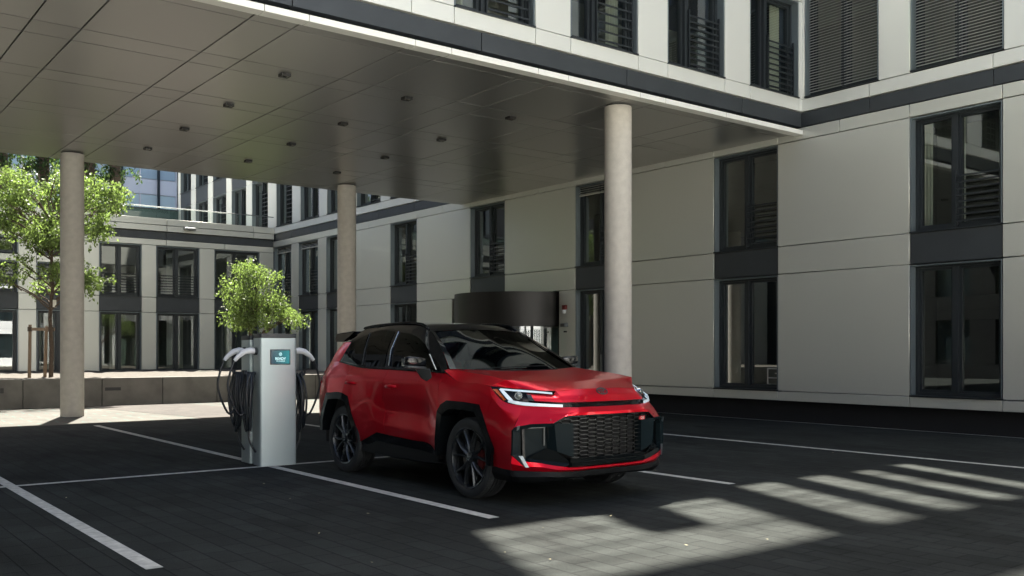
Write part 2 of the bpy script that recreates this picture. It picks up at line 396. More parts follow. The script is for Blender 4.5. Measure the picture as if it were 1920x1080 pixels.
b = MB().box(-8, 46.5, -14, -.3, 14.6, 14.9, FR).box(-8.3, -8.02, -14, 0, 0, 14.6, FR).box(46.5, 46.8, -14, 0, 0, 14.6, FR); b.build('roof', M['clad_dark'], RB)
panels([(11.1, 22.3, 5.68, 14.6)], FR, w1=-.02).build('junction_wall', M['clad_dark'], RB)
interior(RB, FR, -8, UE, (.3, 3.15, 5.9))
interior(RB, FR, -8, 46.5, (6.05, 8.6, 11.35, 14.4))
cur = {3: [(.0, .16), (.52, .66), (.9, 1)], 4: [(.0, .12)], 5: [(.02, .1)], 7: [(.0, .2)], 8: [(.0, .3)], 9: [(.02, .3), (.9, 1)], 10: [(0, .3)]}
for k, (a, b) in enumerate(low):
    if a < -2: continue
    if k != 6:
        door = k == 5
        fo = window(RB, FR, a, b, .62 if not door else .08, 2.87, .53 if k < 5 else .5, None, 0, cur.get(k) if k != 3 else None, sill=not door)
        if door: MB().box(a + .75, a + .78, -.10, -.06, .9, 1.3, FR).build('handle', M['rail'], fo)
    window(RB, FR, a, b, 3.45, 5.415, .53 if k < 5 else .5, (8, .44), .13 if k in (5, 9, 10) else (.0 if k != 3 else 0), cur.get(k), sill=True, flip=True)
for k, (a, b) in enumerate(upw):
    if a < 2: continue
    window(RB, FR, a, b, 6.24, 8.24, .5, None, 1.0, None); 
    window(RB, FR, a, b, 8.95, 10.98, .5, None, .7, None, flip=True)
for k, (a, b) in enumerate(upw2):
    window(RB, FR, a, b, 6.24, 8.24, .5, (9, .75) if k % 3 != 1 else None, 0, [(.0, .3)] if k % 2 else [(.3, .5)], flip=True)
    window(RB, FR, a, b, 8.95, 10.98, .5, (9, .9) if k % 2 else None, 0, [(.0, .3)], flip=True)
    if a > 35: window(RB, FR, a, b, 11.75, 13.55, .5, None, 0, None, flip=True)
# white outline mark on the lower pane
lg = MB()
for y0, y1, z0, z1 in ((11.66, 11.98, 1.02, 1.045), (11.66, 11.98, .835, .86), (11.66, 11.685, .86, 1.02), (11.955, 11.98, .70, 1.02), (11.60, 11.80, .925, .95), (11.90, 11.955, .70, .725)):
    lg.box(y0, y1, -.186, -.184, z0, z1, FR)
lg.build('window_mark', M['mesh_line'], RB)

# revolving door drum
DR = empty('revolving_door', (15.75, 20.0, 0), 0, 'dark round revolving door drum under the bridge', 'door')
def arc(r, n=40, a0=90, a1=270): return [(r * math.cos(R_(a0 + (a1 - a0) * k / n)), r * math.sin(R_(a0 + (a1 - a0) * k / n))) for k in range(n + 1)]
d = MB(); A = arc(1.72); B = arc(1.64)
for k in range(40):
    (x0, y0), (x1, y1) = A[k], A[k + 1]; d.quad((x0, y0, 2.0), (x1, y1, 2.0), (x1, y1, 2.87), (x0, y0, 2.87)); (p0, q0), (p1, q1) = B[k], B[k + 1]
    d.quad((x0, y0, 2.0), (x1, y1, 2.0), (p1, q1, 2.0), (p0, q0, 2.0))
i = len(d.v); d.v += [(x, y, 2.87) for x, y in A]; d.f.append(tuple(range(i, i + 41)))
i = len(d.v); d.v += [(x, y, 2.02) for x, y in A]; d.f.append(tuple(range(i, i + 41)))
d.build('drum_fascia', mat('dark bronze metal', (.018, .0175, .0165), .42, .4), DR, smooth=True, weld=True)
d = MB(); A = arc(1.67)
for k in range(40):
    if 12 < k < 28: continue
    (x0, y0), (x1, y1) = A[k], A[k + 1]; d.quad((x0, y0, .05), (x1, y1, .05), (x1, y1, 2.0), (x0, y0, 2.0))
d.build('curved_pane', M['pane'], DR, smooth=True, weld=True)
d = MB()
for k in (0, 6, 12, 28, 34, 40): x, y = A[k]; d.box(x - .03, x + .03, y - .03, y + .03, 0, 2.0)
d.build('door_post', M['frame'], DR)
d = MB()
for a in (20, 110, 200, 290):
    c, s = math.cos(R_(a)), math.sin(R_(a))
    d.prism([(0, 0, .05), (1.55 * c, 1.55 * s, .05), (1.55 * c, 1.55 * s, 1.98), (0, 0, 1.98)], (-.02 * s, .02 * c, 0))
d.build('door_wing', M['pane'], DR)
al = empty('alarm_sounder', (15.57, 17.9, 2.43), 0, 'red and white alarm sounder high on the wall pier beside the revolving door', 'alarm')
MB().box(-.06, 0, -.07, .07, -.02, .09).build('housing', M['red_alarm'], al, bevel=.01); MB().lathe([(0, -.12), (.05, -.11), (.06, -.03), (0, -.03)], 16, (-.05, 0, .0)).build('lens', M['plug'], al, smooth=True)
al = empty('wall_lamp', (15.57, 17.88, 1.98), 0, 'small steel wall lamp below the red alarm sounder', 'lamp')
MB().prism([(0, -.09, 0), (-.12, -.07, 0), (-.10, -.05, .08), (0, -.07, .10)], (0, .15, 0)).build('shade', M['rail'], al); MB().lathe([(0, -.02), (.045, -.02), (.045, .02), (0, .02)], 16, (-.02, 0, -.12)).build('call_button', M['lampdark'], al, smooth=True)

# ------------------------------------------------------------------ low wing across the back
BB = empty('low_wing', (0, 35.37, 0), 0, 'two storey silver wing across the back of the courtyard with roof terrace', 'building')
def FB(u, w, z): return (u, -w, z)
lowb = [(-3.7, -2.1), (-1.6, 0), (.55, 2.1), (2.75, 4.3), (4.93, 6.5), (7.06, 8.5), (9.07, 10.52), (11.04, 12.62), (13.2, 14.98)]
e4 = [-15.0] + [e for p in lowb for e in p] + [15.56]
cells = []; dk = []
for k in range(len(e4) - 1):
    a, b = e4[k], e4[k + 1]
    cells.append((a, b, .40, .60))
    if k % 2: dk.append((a, b, 2.79, 3.32))
    else: cells += [(a, b, .60, 2.77), (a, b, 2.77, 3.32), (a, b, 3.32, 5.22)]
    n = max(1, round((b - a) / 1.1))
cells += [(x, min(x + 2.2, 15.56), 5.22, 5.44) for x in np.arange(-15, 15.5, 2.2)]
panels(cells, FB).build('wall_cladding', M['clad'], BB, bevel=.004, seg=1)
panels([(x, min(x + 3.3, 15.56), 5.73, 5.95) for x in np.arange(-15, 15.5, 3.3)] + [(x, min(x + 3.3, 15.56), 5.955, 6.2) for x in np.arange(-15, 15.5, 3.3)], FB, w1=.10).build('parapet', M['clad'], BB, bevel=.004, seg=1)
for c_ in dk: panels([c_], FB, w1=.012).build('spandrel_panel', M['clad_dark'], BB, bevel=.003, seg=1)
panels([(x, min(x + 4.4, 15.56), 5.445, 5.72) for x in np.arange(-15, 15.5, 4.4)], FB, w1=.012).build('dark_band', M['clad_dark'], BB, bevel=.003, seg=1)
MB().box(-15, 15.9, -14, -.26, 5.95, 6.15, FB).build('roof', M['bounce'], BB)  # unseen top made pale to bounce light at the glass block
MB().box(-15, 15.56, -.4, -.02, 0, .4, FB).build('plinth', M['plinth'], BB)
interior(BB, FB, -15, 15.5, (.3, 3.05, 5.6))
for k, (a, b) in enumerate(lowb):
    if b < 1: continue
    window(BB, FB, a, b, .62, 2.77, .48, None, 0, [(.06, .14), (.62, .72)] if k % 2 else [(.3, .42)], sill=False)
    if k in (3, 4, 5):
        window(BB, FB, a, b, 3.34, 4.38, .5, (6, .7, 1), 0, None); panels([(a, b, 4.40, 4.62)], FB, w1=.05).build('transom_panel', M['clad'], BB)
        window(BB, FB, a, b, 4.66, 5.20, .5, None, 0, None, sill=False)
    else: window(BB, FB, a, b, 3.34, 5.20, .48, (8, .42, 1), .0, None)
# terrace rail
TR = empty('terrace_railing', (0, 35.2, 6.2), 0, 'frameless glass railing with thin steel handrail along the roof terrace', 'railing')
t = MB().tube([(-5, 0, .40), (15.5, 0, .40)], .018); t.build('handrail', M['rail'], TR, smooth=True)
t = MB(); 
for x in np.arange(-5, 15, 2.0): t.quad((x + .02, 0, 0), (x + 1.98, 0, 0), (x + 1.98, 0, .39), (x + .02, 0, .39))
t.build('glass_panel', M['railglass'], TR)
pw = empty('terrace_wall', (0, 46.3, 0), 0, 'dark green low wall at the far end of the roof terrace', 'wall')
MB().box(-4, 15.5, 0, .3, 5.9, 8.1).build('wall', mat('dark green cladding', (.03, .055, .055), .5), pw); MB().box(-4, 15.5, -.04, .34, 8.105, 8.15).build('coping', M['clad_dark'], pw)
fl = empty('floodlight', (12.2, 35.27, 5.88), 0, 'small dark floodlight fixed to the pale parapet of the low wing', 'lamp')
MB().prism([(-.2, 0, -.03), (-.2, -.22, -.05), (-.2, -.22, .03), (-.2, 0, .10)], (.4, 0, 0)).build('housing', M['rail'], fl, bevel=.01); MB().box(-.05, .05, 0, .03, -.05, .1).build('bracket', M['lampdark'], fl)
# far glass building
GB = empty('glass_office_building', (16.68, 60, 0), 0, 'pale white and blue glass office block with thin dark mullions beyond the terrace', 'building')
for k in range(-7, 5):
    x = k * 1.09
    for zb in (7.2, 10.8, 14.4):
        MB().quad((x + .05, 0, zb - .9), (x + 1.04, 0, zb - .9), (x + 1.04, 0, zb + .15), (x + .05, 0, zb + .15)).build('frosted_pane', M['palepane'], GB)
        MB().quad((x + .05, .02, zb + 1.15), (x + 1.04, .02, zb + 1.15), (x + 1.04, .02, zb + 2.7), (x + .05, .02, zb + 2.7)).build('blue_pane', M['bluepane'], GB)
    w_ = .06 if k % 2 == 0 else .03
    MB().box(x - w_, x + w_, -.16 if k % 2 == 0 else -.04, .0, 0, 21).build('mullion', M['frame'] if k % 2 == 0 else M['whitepan'], GB)
for zb in (7.2, 10.8, 14.4): MB().box(-7.6, 5.4, .0, .1, zb + .2, zb + 1.1).build('spandrel_panel', M['whitepan'], GB)
MB().box(-17.5, 13, .12, 12, 0, 21).build('wall', M['whitepan'], GB)

# ------------------------------------------------------------------ bridge over the drive
BR = empty('bridge_building', (4, 11.03, 5.5), 0, 'silver bridge wing spanning the drive with bronze grey soffit and windows above', 'building')
def FC(u, w, z): return (u - 4, -w, z - 5.5)
XL = -15.2
# soffit panels
xs = []; x = 15.55
nar = [13.32 - 2.15 * k for k in range(14)]
xb = sorted([v for q in nar for v in (q, q + .59)] + [15.56, XL])
xb = [v for v in xb if XL <= v <= 15.56]
yn = [13.15 + 2.2 * k for k in range(5)]
yb = sorted([11.18, 11.49] + [v for q in yn for v in (q, q + .56) if v < 22.3] + [22.42])
sp = MB(); rnd = random.Random(3)
for i in range(len(xb) - 1):
    for j in range(len(yb) - 1):
        g = .0085; dz = rnd.uniform(-.0015, .0015); t1, t2 = rnd.uniform(-.0012, .0012), rnd.uniform(-.0012, .0012)
        x0, x1, y0, y1 = xb[i] + g, xb[i + 1] - g, yb[j] + g, yb[j + 1] - g
        i0 = len(sp.v); zz = 5.555 + dz
        for z in (zz, 5.60):
            for (px, py, q) in ((x0, y0, t1), (x1, y0, -t1), (x1, y1, t2), (x0, y1, -t2)): sp.v.append((px - 4, py - 11.03, z + (q if z == zz else 0) - 5.5))
        sp.f += [tuple(i0 + k for k in q) for q in ((3, 2, 1, 0), (0, 1, 5, 4), (1, 2, 6, 5), (2, 3, 7, 6), (3, 0, 4, 7))]
sp.build('soffit_panel', M['soffit'], BR, bevel=.005, seg=1)
MB().box(XL, 15.58, -11.3, -.10, 5.605, 5.66, FC).build('soffit_backing', M['joint'], BR)
lp = MB(); xj = sorted([v for q in nar for v in (q, q + .59)] + [XL, 15.56])
for k in range(len(xj) - 1): lp.box(xj[k] + .004, xj[k + 1] - .004, -.14, .05, 5.515, 5.60, FC)
lp.build('edge_trim', M['lip'], BR, bevel=.004, seg=1)
panels([(x, min(x + 2.9, 15.56), 5.665, 5.945) for x in np.arange(XL, 15.5, 2.9)], FC, w1=.012).build('dark_band', M['clad_dark'], BR, bevel=.003, seg=1)
wb = [(14.0 - 2.16 * k, 14.0 - 2.16 * k + 1.46) for k in range(14)]
wb = sorted(wb); eb = [XL] + [e for p in wb for e in p] + [15.57]
cells = []
for k in range(len(eb) - 1):
    a, b = eb[k], eb[k + 1]
    cells.append((a, b, 5.955, 6.20))
    if k % 2 == 0: cells.append((a, b, 6.20, 8.05))
    cells.append((a, b, 8.06, 8.55))
# unseen roof screen added so sun through its open bays patches the ground
op = [(6.25, 7.62), (8.28, 9.08), (9.66, 10.30), (10.72, 11.24), (11.66, 12.10), (12.58, 12.96)]
oz = (8.75, 13.0)
eo = [-2.0] + [e for p in op for e in p] + [15.57]
for k in range(len(eo) - 1):
    a, b = eo[k], eo[k + 1]
    if k % 2 == 0: cells.append((a, b, 8.56, oz[1] if (a, b) != (7.62, 8.28) else 11.1))
    else: cells.append((a, b, 8.56, oz[0] if a > 9.3 else 9.35))
cells += [(x, min(x + 4.9, 15.57), oz[1], 15.4) for x in np.arange(-2.0, 15.5, 4.9)]
panels(cells, FC, w1=.03, gap=.005).build('wall_cladding', M['bridge_white'], BR, bevel=.004, seg=1)  # bridge cladding and the added roof screen in one mesh
lv = MB(); rr = random.Random(5)
for a, b in op:
    z = oz[0] + .3
    while z < oz[1] - .1:
        if rr.random() < .3: lv.box(a, b, -.14, -.10, z, z + rr.uniform(.02, .05), FC)
        z += rr.uniform(.2, .5)
lv.build('added_louvre', M['clad'], BR)  # unseen slats added to streak the sun patches
MB().box(XL, 15.57, -11.4, -.3, 8.2, 8.5, FC).build('roof', M['gravel'], BR)
MB().box(XL, 15.57, -11.4, -11.2, 5.61, 8.5, FC).build('rear_wall', M['clad'], BR)
MB().box(XL - .2, XL, -11.4, 0, 5.55, 8.55, FC).build('end_wall', M['clad'], BR)
MB().box(XL, 15.5, -11.1, -.3, 5.67, 5.95, FC).build('floor_slab', M['ceiling'], BR)
for k, (a, b) in enumerate(wb):
    if b < 5: continue
    window(BR, FC, a, b, 6.22, 8.03, .40, (12, .95) if k in (11, 10) else (9, .52), 0, [(.8, 1)] if k % 2 else [(.1, .3)])
MB().box(XL, 15.5, -3.0, -2.9, 5.95, 8.2, FC).build('interior', M['room'], BR)
# columns
def column(x, y, label):
    c = empty('concrete_column', (x, y, 0), 0, label, 'column', 'round concrete columns under the bridge')
    MB().lathe([(0, .0), (.232, 0), (.232, 5.53), (0, 5.53)], 48).build('shaft', M['concrete'], c, smooth=True)
    MB().lathe([(.232, 5.53), (.215, 5.533), (.215, 5.56)], 48).build('shadow_gap', M['joint'], c, smooth=True)
column(5.0, 21.58, 'round concrete column standing in front of the tall leafy tree')
column(11.38, 11.72, 'round concrete column just behind the front end of the red car')
column(11.42, 21.5, 'round concrete column beyond the roof of the red car, near the small tree')
# downlights
rows = ('nearest white edge trim', 'second from white edge trim', 'third from white edge trim', 'nearest the sunny courtyard')
cols_ = ('row above the charging posts', 'row between the outer two', 'row closest to office wall')
for i, x in enumerate((6.09, 8.235, 10.39)):
    for j, y in enumerate((13.43, 15.65, 17.84, 20.04)):
        l = empty('soffit_downlight', (x, y, 5.545), 0, f'square soffit downlight, {cols_[i]}, {rows[j]}', 'light', 'square downlights in the bridge soffit')
        MB().box(-.07, .07, -.07, -.06, -.035, .01).box(-.07, .07, .06, .07, -.035, .01).box(-.07, -.06, -.06, .06, -.035, .01).box(.06, .07, -.06, .06, -.035, .01).box(-.06, .06, -.06, .06, -.004, .01).build('housing', M['lampdark'], l)
        MB().lathe([(0, -.008), (.03, -.01), (.048, -.028), (.052, -.028)], 16).build('reflector', M['lampface'], l, smooth=True)

# ------------------------------------------------------------------ buildings out of frame that the panes and paint mirror
def plain_block(name, F, u0, u1, H, label, period=3.2, dark=False, root_loc=(0, 0, 0)):
    r = empty(name, root_loc, 0, label, 'building'); n = int(H // 3.4); ce = []; pa = MB(); fr = MB()
    us = np.arange(u0, u1 - .1, period)
    for fl_ in range(n):
        z = fl_ * 3.4
        ce.append((u0, u1, z, z + .7)); ce.append((u0, u1, z + 2.9, z + 3.4))
        for u in us:
            ce.append((u, u + period * .42, z + .7, z + 2.9))
            a, b = u + period * .42, u + period
            pa.quad(F(a, -.15, z + .7), F(b, -.15, z + .7), F(b, -.15, z + 2.9), F(a, -.15, z + 2.9))
            fr.box((a + b) / 2 - .05, (a + b) / 2 + .05, -.14, -.06, z + .7, z + 2.9, F)
    panels(ce, F, gap=.006).build('wall_cladding', M['whitepan'] if not dark else M['clad_black'], r); pa.build('pane', M['darkglass'], r); fr.build('mullion', M['frame'], r)
    MB().box(u0, u1, -10, -.3, 0, n * 3.4 + .5, F).build('wall', M['room'], r)
M['clad_black'] = mat('black cladding', (.012, .013, .014), .5, 0, .3)
M['darkglass'] = mat('dark mirror glass', (.02, .03, .035), .03, 0, .9)
plain_block('courtyard_block', lambda u, w, z: (u, -27 + w, z), -30, 30, 17.2, 'silver office block closing the courtyard behind the camera')
plain_block('side_block', lambda u, w, z: (-15 + w, u, z), -20, 80, 21, 'dark office block facing the silver building across the drive', 3.0, True)

# ------------------------------------------------------------------ planter, trees
PL = empty('planter_wall', (0, 25.25, 0), 0, 'low weathered concrete planter wall with vertical joints along the sunny courtyard', 'wall')
pm = MB(); xx = -6.0
for k, x1 in enumerate((-4.2, -2.4, -.6, 1.2, 3.0, 4.75, 6.55, 8.05, 9.5, 10.9, 12.4, 13.9, 15.3)):
    pm.box(xx + .008, x1 - .008, 0, .22, 0, .70); xx = x1
pm.build('concrete_block', M['planter'], PL, bevel=.01)
MB().box(-6, 15.3, .03, .2, 0, .66).build('core', M['joint'], PL)
MB().box(6.62, 7.0, -.012, 0, .38, .46).box(6.65, 6.97, -.018, -.012, .40, .44).build('vent_grille', M['lampdark'], PL); MB().box(4.25, 4.33, -.03, 0, .38, .50).build('socket', M['lampdark'], PL)
g = MB(); n = 60; rr = random.Random(2)
gx = np.linspace(-6, 15.3, 90); gy = np.linspace(25.45, 35.2, 30); zz = [[.66 + rr.uniform(-.02, .05) for _ in gy] for _ in gx]
for i in range(89):
    for j in range(29): g.quad((gx[i], gy[j], zz[i][j]), (gx[i + 1], gy[j], zz[i + 1][j]), (gx[i + 1], gy[j + 1], zz[i + 1][j + 1]), (gx[i], gy[j + 1], zz[i][j + 1]))
g = g.build('planting_bed', M['gravel'], smooth=True); tag(g, kind='structure')

def leaves(clumps, n, size, seed, droop=.2):
    rr = np.random.RandomState(seed); mb = MB(); tot = sum(c[3] * c[4] * c[5] for c in clumps)
    for cx, cy, cz, rx, ry, rz in clumps:
        k = int(n * rx * ry * rz / tot)
        ns = max(4, k // 14)
        for s in range(ns):                       # sprays of leaves along a twig
            d = rr.normal(size=3); d /= np.linalg.norm(d); q = rr.rand() ** .42
            p = np.array([cx, cy, cz]) + d * q * np.array([rx, ry, rz])
            tw = rr.normal(size=3) * np.array([1, 1, .5]) + d * .8; tw /= np.linalg.norm(tw)
            for _ in range(14):
                c = p + tw * rr.uniform(0, .26) + rr.normal(size=3) * .05; c[2] -= droop * rr.rand() * .2
                a = rr.normal(size=3); a[2] -= droop * 1.5; a /= np.linalg.norm(a); b = np.cross(a, rr.normal(size=3)); b /= np.linalg.norm(b) + 1e-6
                L = size * rr.uniform(.7, 1.35); w = L * .27
                mb.quad(c, c + a * L * .5 + b * w, c + a * L, c + a * L * .5 - b * w)
    return mb
def crown_clumps(poly, n, r0, r1, depth, seed):
    """irregular crown: small clumps scattered through an outline (x, z), thinner towards its rim"""
    rr = random.Random(seed); out = []; xs_ = [p[0] for p in poly]; zs_ = [p[1] for p in poly]
    def inside(x, z):
        c = False
        for (x0, z0), (x1, z1) in zip(poly, poly[1:] + poly[:1]):
            if (z0 > z) != (z1 > z) and x < (x1 - x0) * (z - z0) / (z1 - z0) + x0: c = not c
        return c
    k = 0
    while len(out) < n and k < 20000:
        k += 1; x, z = rr.uniform(min(xs_), max(xs_)), rr.uniform(min(zs_), max(zs_)); r = rr.uniform(r0, r1)
        if inside(x, z) and all((x - c[0]) ** 2 + ((z - c[2]) * 1.4) ** 2 > (.62 * r) ** 2 for c in out):
            out.append((x, rr.uniform(-depth, depth), z, r, r * rr.uniform(.8, 1.1), r * rr.uniform(.38, .6)))
    return out
def limb(mb, p0, p1, r0, r1, seed, wob=.08, n=7):
    rr = random.Random(seed); p0, p1 = Vector(p0), Vector(p1); pts = []
    for k in range(n + 1):
        t = k / n; p = p0.lerp(p1, t); e = wob * math.sin(t * math.pi)
        pts.append(p + Vector((rr.uniform(-e, e), rr.uniform(-e, e), .18 * math.sin(t * math.pi) * (p1 - p0).length * .3)))
    mb.tube(pts, [r0 + (r1 - r0) * k / n for k in range(n + 1)], 7)
# tall tree (origin on the planting bed)
TA = empty('young_tree', (5.95, 28, .66), 0, 'tall slim young tree with bright green tiered crown and wooden stakes', 'tree')
def _tp(pts): return [((x - 95) * .0134, 1.4 + (656.6 - y) * (.0140 + .001 * x / 225) - .66) for x, y in pts]
ca = crown_clumps(_tp([(-75, 345), (-30, 318), (20, 318), (42, 335), (90, 318), (118, 328), (150, 345), (222, 360), (226, 385), (205, 408), (210, 425), (195, 438), (165, 438), (150, 420), (122, 432), (110, 468), (88, 476), (75, 452), (38, 458), (40, 430), (0, 420), (-60, 430)]), 36, .28, .52, .8, 4)
ca += crown_clumps(_tp([(-60, 505), (-20, 485), (25, 475), (60, 490), (105, 502), (150, 485), (208, 490), (213, 505), (190, 530), (198, 558), (175, 552), (155, 535), (110, 545), (62, 540), (62, 518), (40, 520), (20, 538), (-10, 542), (-50, 560)]), 15, .24, .40, .6, 9)
tk = MB(); tp = [(0, 0, -.1), (.02, 0, .8), (-.02, .02, 1.6), (.04, 0, 2.4), (.02, 0, 3.2), (.05, 0, 4.0), (-.1, 0, 4.9)]
tk.tube(tp, [.062, .055, .05, .045, .038, .028, .012], 9)
for k, c in enumerate(ca):
    z0 = max(1.7, min(4.2, c[2] - .55 - .2 * abs(c[0]))); limb(tk, (.02, 0, z0), (c[0], c[1], c[2]), .024, .007, k)
    rr = random.Random(k + 50)
    for q in range(2): limb(tk, (c[0] * .6 + .01, c[1] * .6, z0 + (c[2] - z0) * .6), (c[0] + rr.uniform(-1, 1) * c[3] * .8, c[1] + rr.uniform(-1, 1) * c[4] * .8, c[2] + rr.uniform(-.8, .8) * c[5]), .009, .003, k * 7 + q, .05, 5)
tk.build('trunk', M['bark'], TA, smooth=True, angle=80)
leaves(ca, 19000, .085, 11, .7).build('crown', M['leaf'], TA)
MB().box(.03, .12, -.075, -.07, 1.90, 2.10).build('tag', M['gravestone'], TA)
st = empty('tree_stake', (5.42, 27.9, .66), 0, 'wooden tree stakes with crossbars tied to the tall slim tree', 'stake')
MB().tube([(-.02, 0, -.1), (0, 0, 1.42)], [.045, .04], 10).tube([(.42, .3, -.1), (.46, .3, 1.40)], [.045, .04], 10).build('post', M['wood'], st, smooth=True)
MB().box(-.05, .60, -.05, -.02, 1.26, 1.34).build('crossbar', M['wood'], st); MB().tube([(.5, -.03, 1.24), (.5, -.03, 1.36)], .075, 12).tube([(-.01, -.01, 1.24), (-.01, -.01, 1.36)], .055, 12).build('tie', M['bark'], st)
# bushy tree behind the chargers
TB = empty('small_tree', (11.2, 27, .66), 0, 'small bushy bright green tree with forked trunk above the charging posts', 'tree')
cb = crown_clumps([((x - 470) * .00234, 3.53 - .00234 * y) for x, y in ((30, 395), (110, 300), (210, 225), (340, 105), (450, 80), (600, 88), (800, 118), (905, 195), (800, 310), (850, 420), (960, 540), (1170, 680), (1090, 810), (900, 800), (800, 745), (690, 740), (600, 720), (480, 860), (390, 900), (300, 830), (210, 770), (90, 660), (210, 560), (180, 440))], 42, .17, .34, .5, 6)
tk = MB(); tk.tube([(0, 0, -.1), (.0, 0, .6), (-.02, 0, 1.1), (-.05, 0, 1.6), (.0, 0, 2.2), (.05, 0, 2.7)], [.085, .075, .06, .05, .035, .012], 9)
tk.tube([(.02, 0, .8), (.3, 0, 1.15), (.5, 0, 1.5), (.55, 0, 1.9)], [.05, .045, .035, .02], 8); tk.tube([(.3, 0, 1.15), (.6, .05, 1.35), (.95, 0, 1.7)], [.03, .025, .012], 7)
for k, c in enumerate(cb):
    limb(tk, (-.03 if c[0] < .4 else .5, 0, 1.35), (c[0], c[1], c[2]), .02, .006, k + 90)
tk.build('trunk', M['bark'], TB, smooth=True, angle=80)
leaves(cb, 10500, .07, 23, .8).build('crown', M['leaf'], TB)
# ivy-hung posts on the terrace
for k, (x, z1, wd, lab) in enumerate(((6.3, 9.2, .55, 'widest and bushiest of the ivy covered posts on the roof terrace'), (7.62, 9.0, .2, 'thin ivy covered post next to the widest one on the roof terrace'), (9.15, 9.1, .36, 'ivy covered post between the thin one and the dark one on the roof terrace'), (10.05, 9.2, .2, 'thin dark ivy post standing closest to the blue glass building'))):
    p = empty('ivy_post', (x, 37, 6.15), 0, lab, 'plant', 'ivy covered posts on the roof terrace')
    MB().box(-.16, .16, -.16, .16, 0, z1 - 6.1 + .5).build('post', M['bark'], p)
    cl = [(0, 0, 1.0 + .5 * q, wd, .35, .45) for q in range(5)] + [(rnd.uniform(-.6, .6), 0, rnd.uniform(1.6, 2.8), .3, .3, .4) for q in range(3)]
    leaves(cl, 2200 if k != 3 else 900, .12, 40 + k, .9).build('ivy', M['leaf_dark'], p)
fl = MB(); rr = random.Random(9)
for k in range(38):
    x, y = rr.uniform(.5, 6.5), rr.uniform(4, 11); 
    if k > 30: x, y = rr.uniform(8, 14), rr.uniform(7, 11)
    a = rr.uniform(0, 6.3); s = rr.uniform(.006, .017); c, d = math.cos(a) * s, math.sin(a) * s
    fl.quad((x - c, y - d, .011), (x + d * .5, y - c * .5, .013), (x + c, y + d, .016), (x - d * .5, y + c * .5, .012))
tag(fl.build('fallen_leaves', mat('dry leaf', (.42, .36, .22), .8)), kind='stuff')

# ------------------------------------------------------------------ charging posts
def rbox(mb, w, d, z0, z1, r=.03, n=5):
    out = []
    for cx, cy, a0 in ((w - r, d - r, 0), (r, d - r, 90), (r, r, 180), (w - r, r, 270)):
        for k in range(n + 1):
            a = R_(a0 + 90 * k / n); out.append((cx + r * math.cos(a), cy + r * math.sin(a)))
    m = len(out); i = len(mb.v); mb.v += [(x, y, z) for z in (z0, z1) for x, y in out]
    mb.f += [tuple(range(i, i + m))[::-1], tuple(range(i + m, i + 2 * m))] + [(i + k, i + (k + 1) % m, i + m + (k + 1) % m, i + m + k) for k in range(m)]
    return mb
def handle(parent, base, side):
    """plug in its holster; points away from the post along side (-1/+1 in x)"""
    b = Vector(base); s = side
    h = MB().tube([b + Vector((s * .02, 0, .03)), b + Vector((s * .08, 0, .035)), b + Vector((s * .15, 0, .02)), b + Vector((s * .22, 0, -.03)), b + Vector((s * .265, 0, -.085))], [.036, .040, .036, .028, .022], 14)
    ho = h.build('plug_handle', M['plug'], parent, smooth=True, angle=50)
    MB().tube([b + Vector((-s * .03, 0, .03)), b + Vector((s * .03, 0, .03))], .048, 14).build('holster', M['cap'], parent, smooth=True)
    return b + Vector((s * .27, 0, -.095))
def cable(parent, p0, side, hang, loops, seed):
    """cable from the plug, looping round a hook on the post's flank"""
    rr = random.Random(seed); s = side; pts = [Vector(p0), Vector(p0) + Vector((s * .05, 0, -.14))]
    low = Vector((hang[0] + s * .17, hang[1], hang[2] - .50)); pts += [Vector(p0) + Vector((s * .07, 0, -.34)), low, Vector((hang[0] + s * .04, hang[1], hang[2] - .30)), Vector(hang)]
    for k in range(loops):
        w = .055 + .02 * rr.random(); dz = -.62 - rr.uniform(-.07, .10); o = rr.uniform(-.05, .05)
        c = Vector(hang) + Vector((s * (.02 + .018 * k), o, 0))
        pts += [c + Vector((s * .01, -w, -.10)), c + Vector((s * .03, -w - .02, dz * .55)), c + Vector((s * .02, 0, dz)), c + Vector((s * .05, w + .02, dz * .5)), c + Vector((s * .01, w, -.08)), c + Vector((0, 0, .01))]
    e = Vector(hang) + Vector((-s * .02, .0, -.95)); pts += [Vector(hang) + Vector((s * .03, .03, -.5)), Vector(hang) + Vector((s * .06, .0, -.78)), e]
    # smooth the path
    def cr(P, n=6):
        out = []
        for i in range(len(P) - 1):
            a, b, c, d = P[max(i - 1, 0)], P[i], P[i + 1], P[min(i + 2, len(P) - 1)]
            for k in range(n):
                t = k / n; out.append(.5 * (2 * b + (c - a) * t + (2 * a - 5 * b + 4 * c - d) * t * t + (3 * b - a - 3 * c + d) * t ** 3))
        return out + [P[-1]]
    MB().tube(cr(pts), .0135, 8).build('charging_cable', M['cable'], parent, smooth=True, angle=80)
    MB().tube([Vector(hang) + Vector((-s * .02, 0, .0)), Vector(hang) + Vector((s * .12, 0, .0)), Vector(hang) + Vector((s * .13, 0, .04))], .016, 8).build('cable_hook', M['cap'], parent, smooth=True)
def charger(loc, w, d, H, label, screen, rz):
    c = empty('charging_post', loc, rz, label, 'charging station', 'pair of charging posts')
    rbox(MB(), w, d, .01, H - .055).build('cabinet', M['cab'], c, smooth=True, angle=40)
    rbox(MB(), w, d, H - .052, H).build('cap', M['cap'], c, smooth=True, angle=40)
    MB().box(.02, w - .02, .02, d - .02, 0, .012).build('base_plate', M['joint'], c)
    return c
c1 = charger((4.60, 10.83, 0), .45, .30, 1.60, 'taller silver charging post with lit teal screen beside the red car', True, R_(-6))
sx = .245; bz = MB().box(sx - .125, sx + .125, -.006, .01, 1.225, 1.41).build('bezel', M['cap'], c1, bevel=.004)
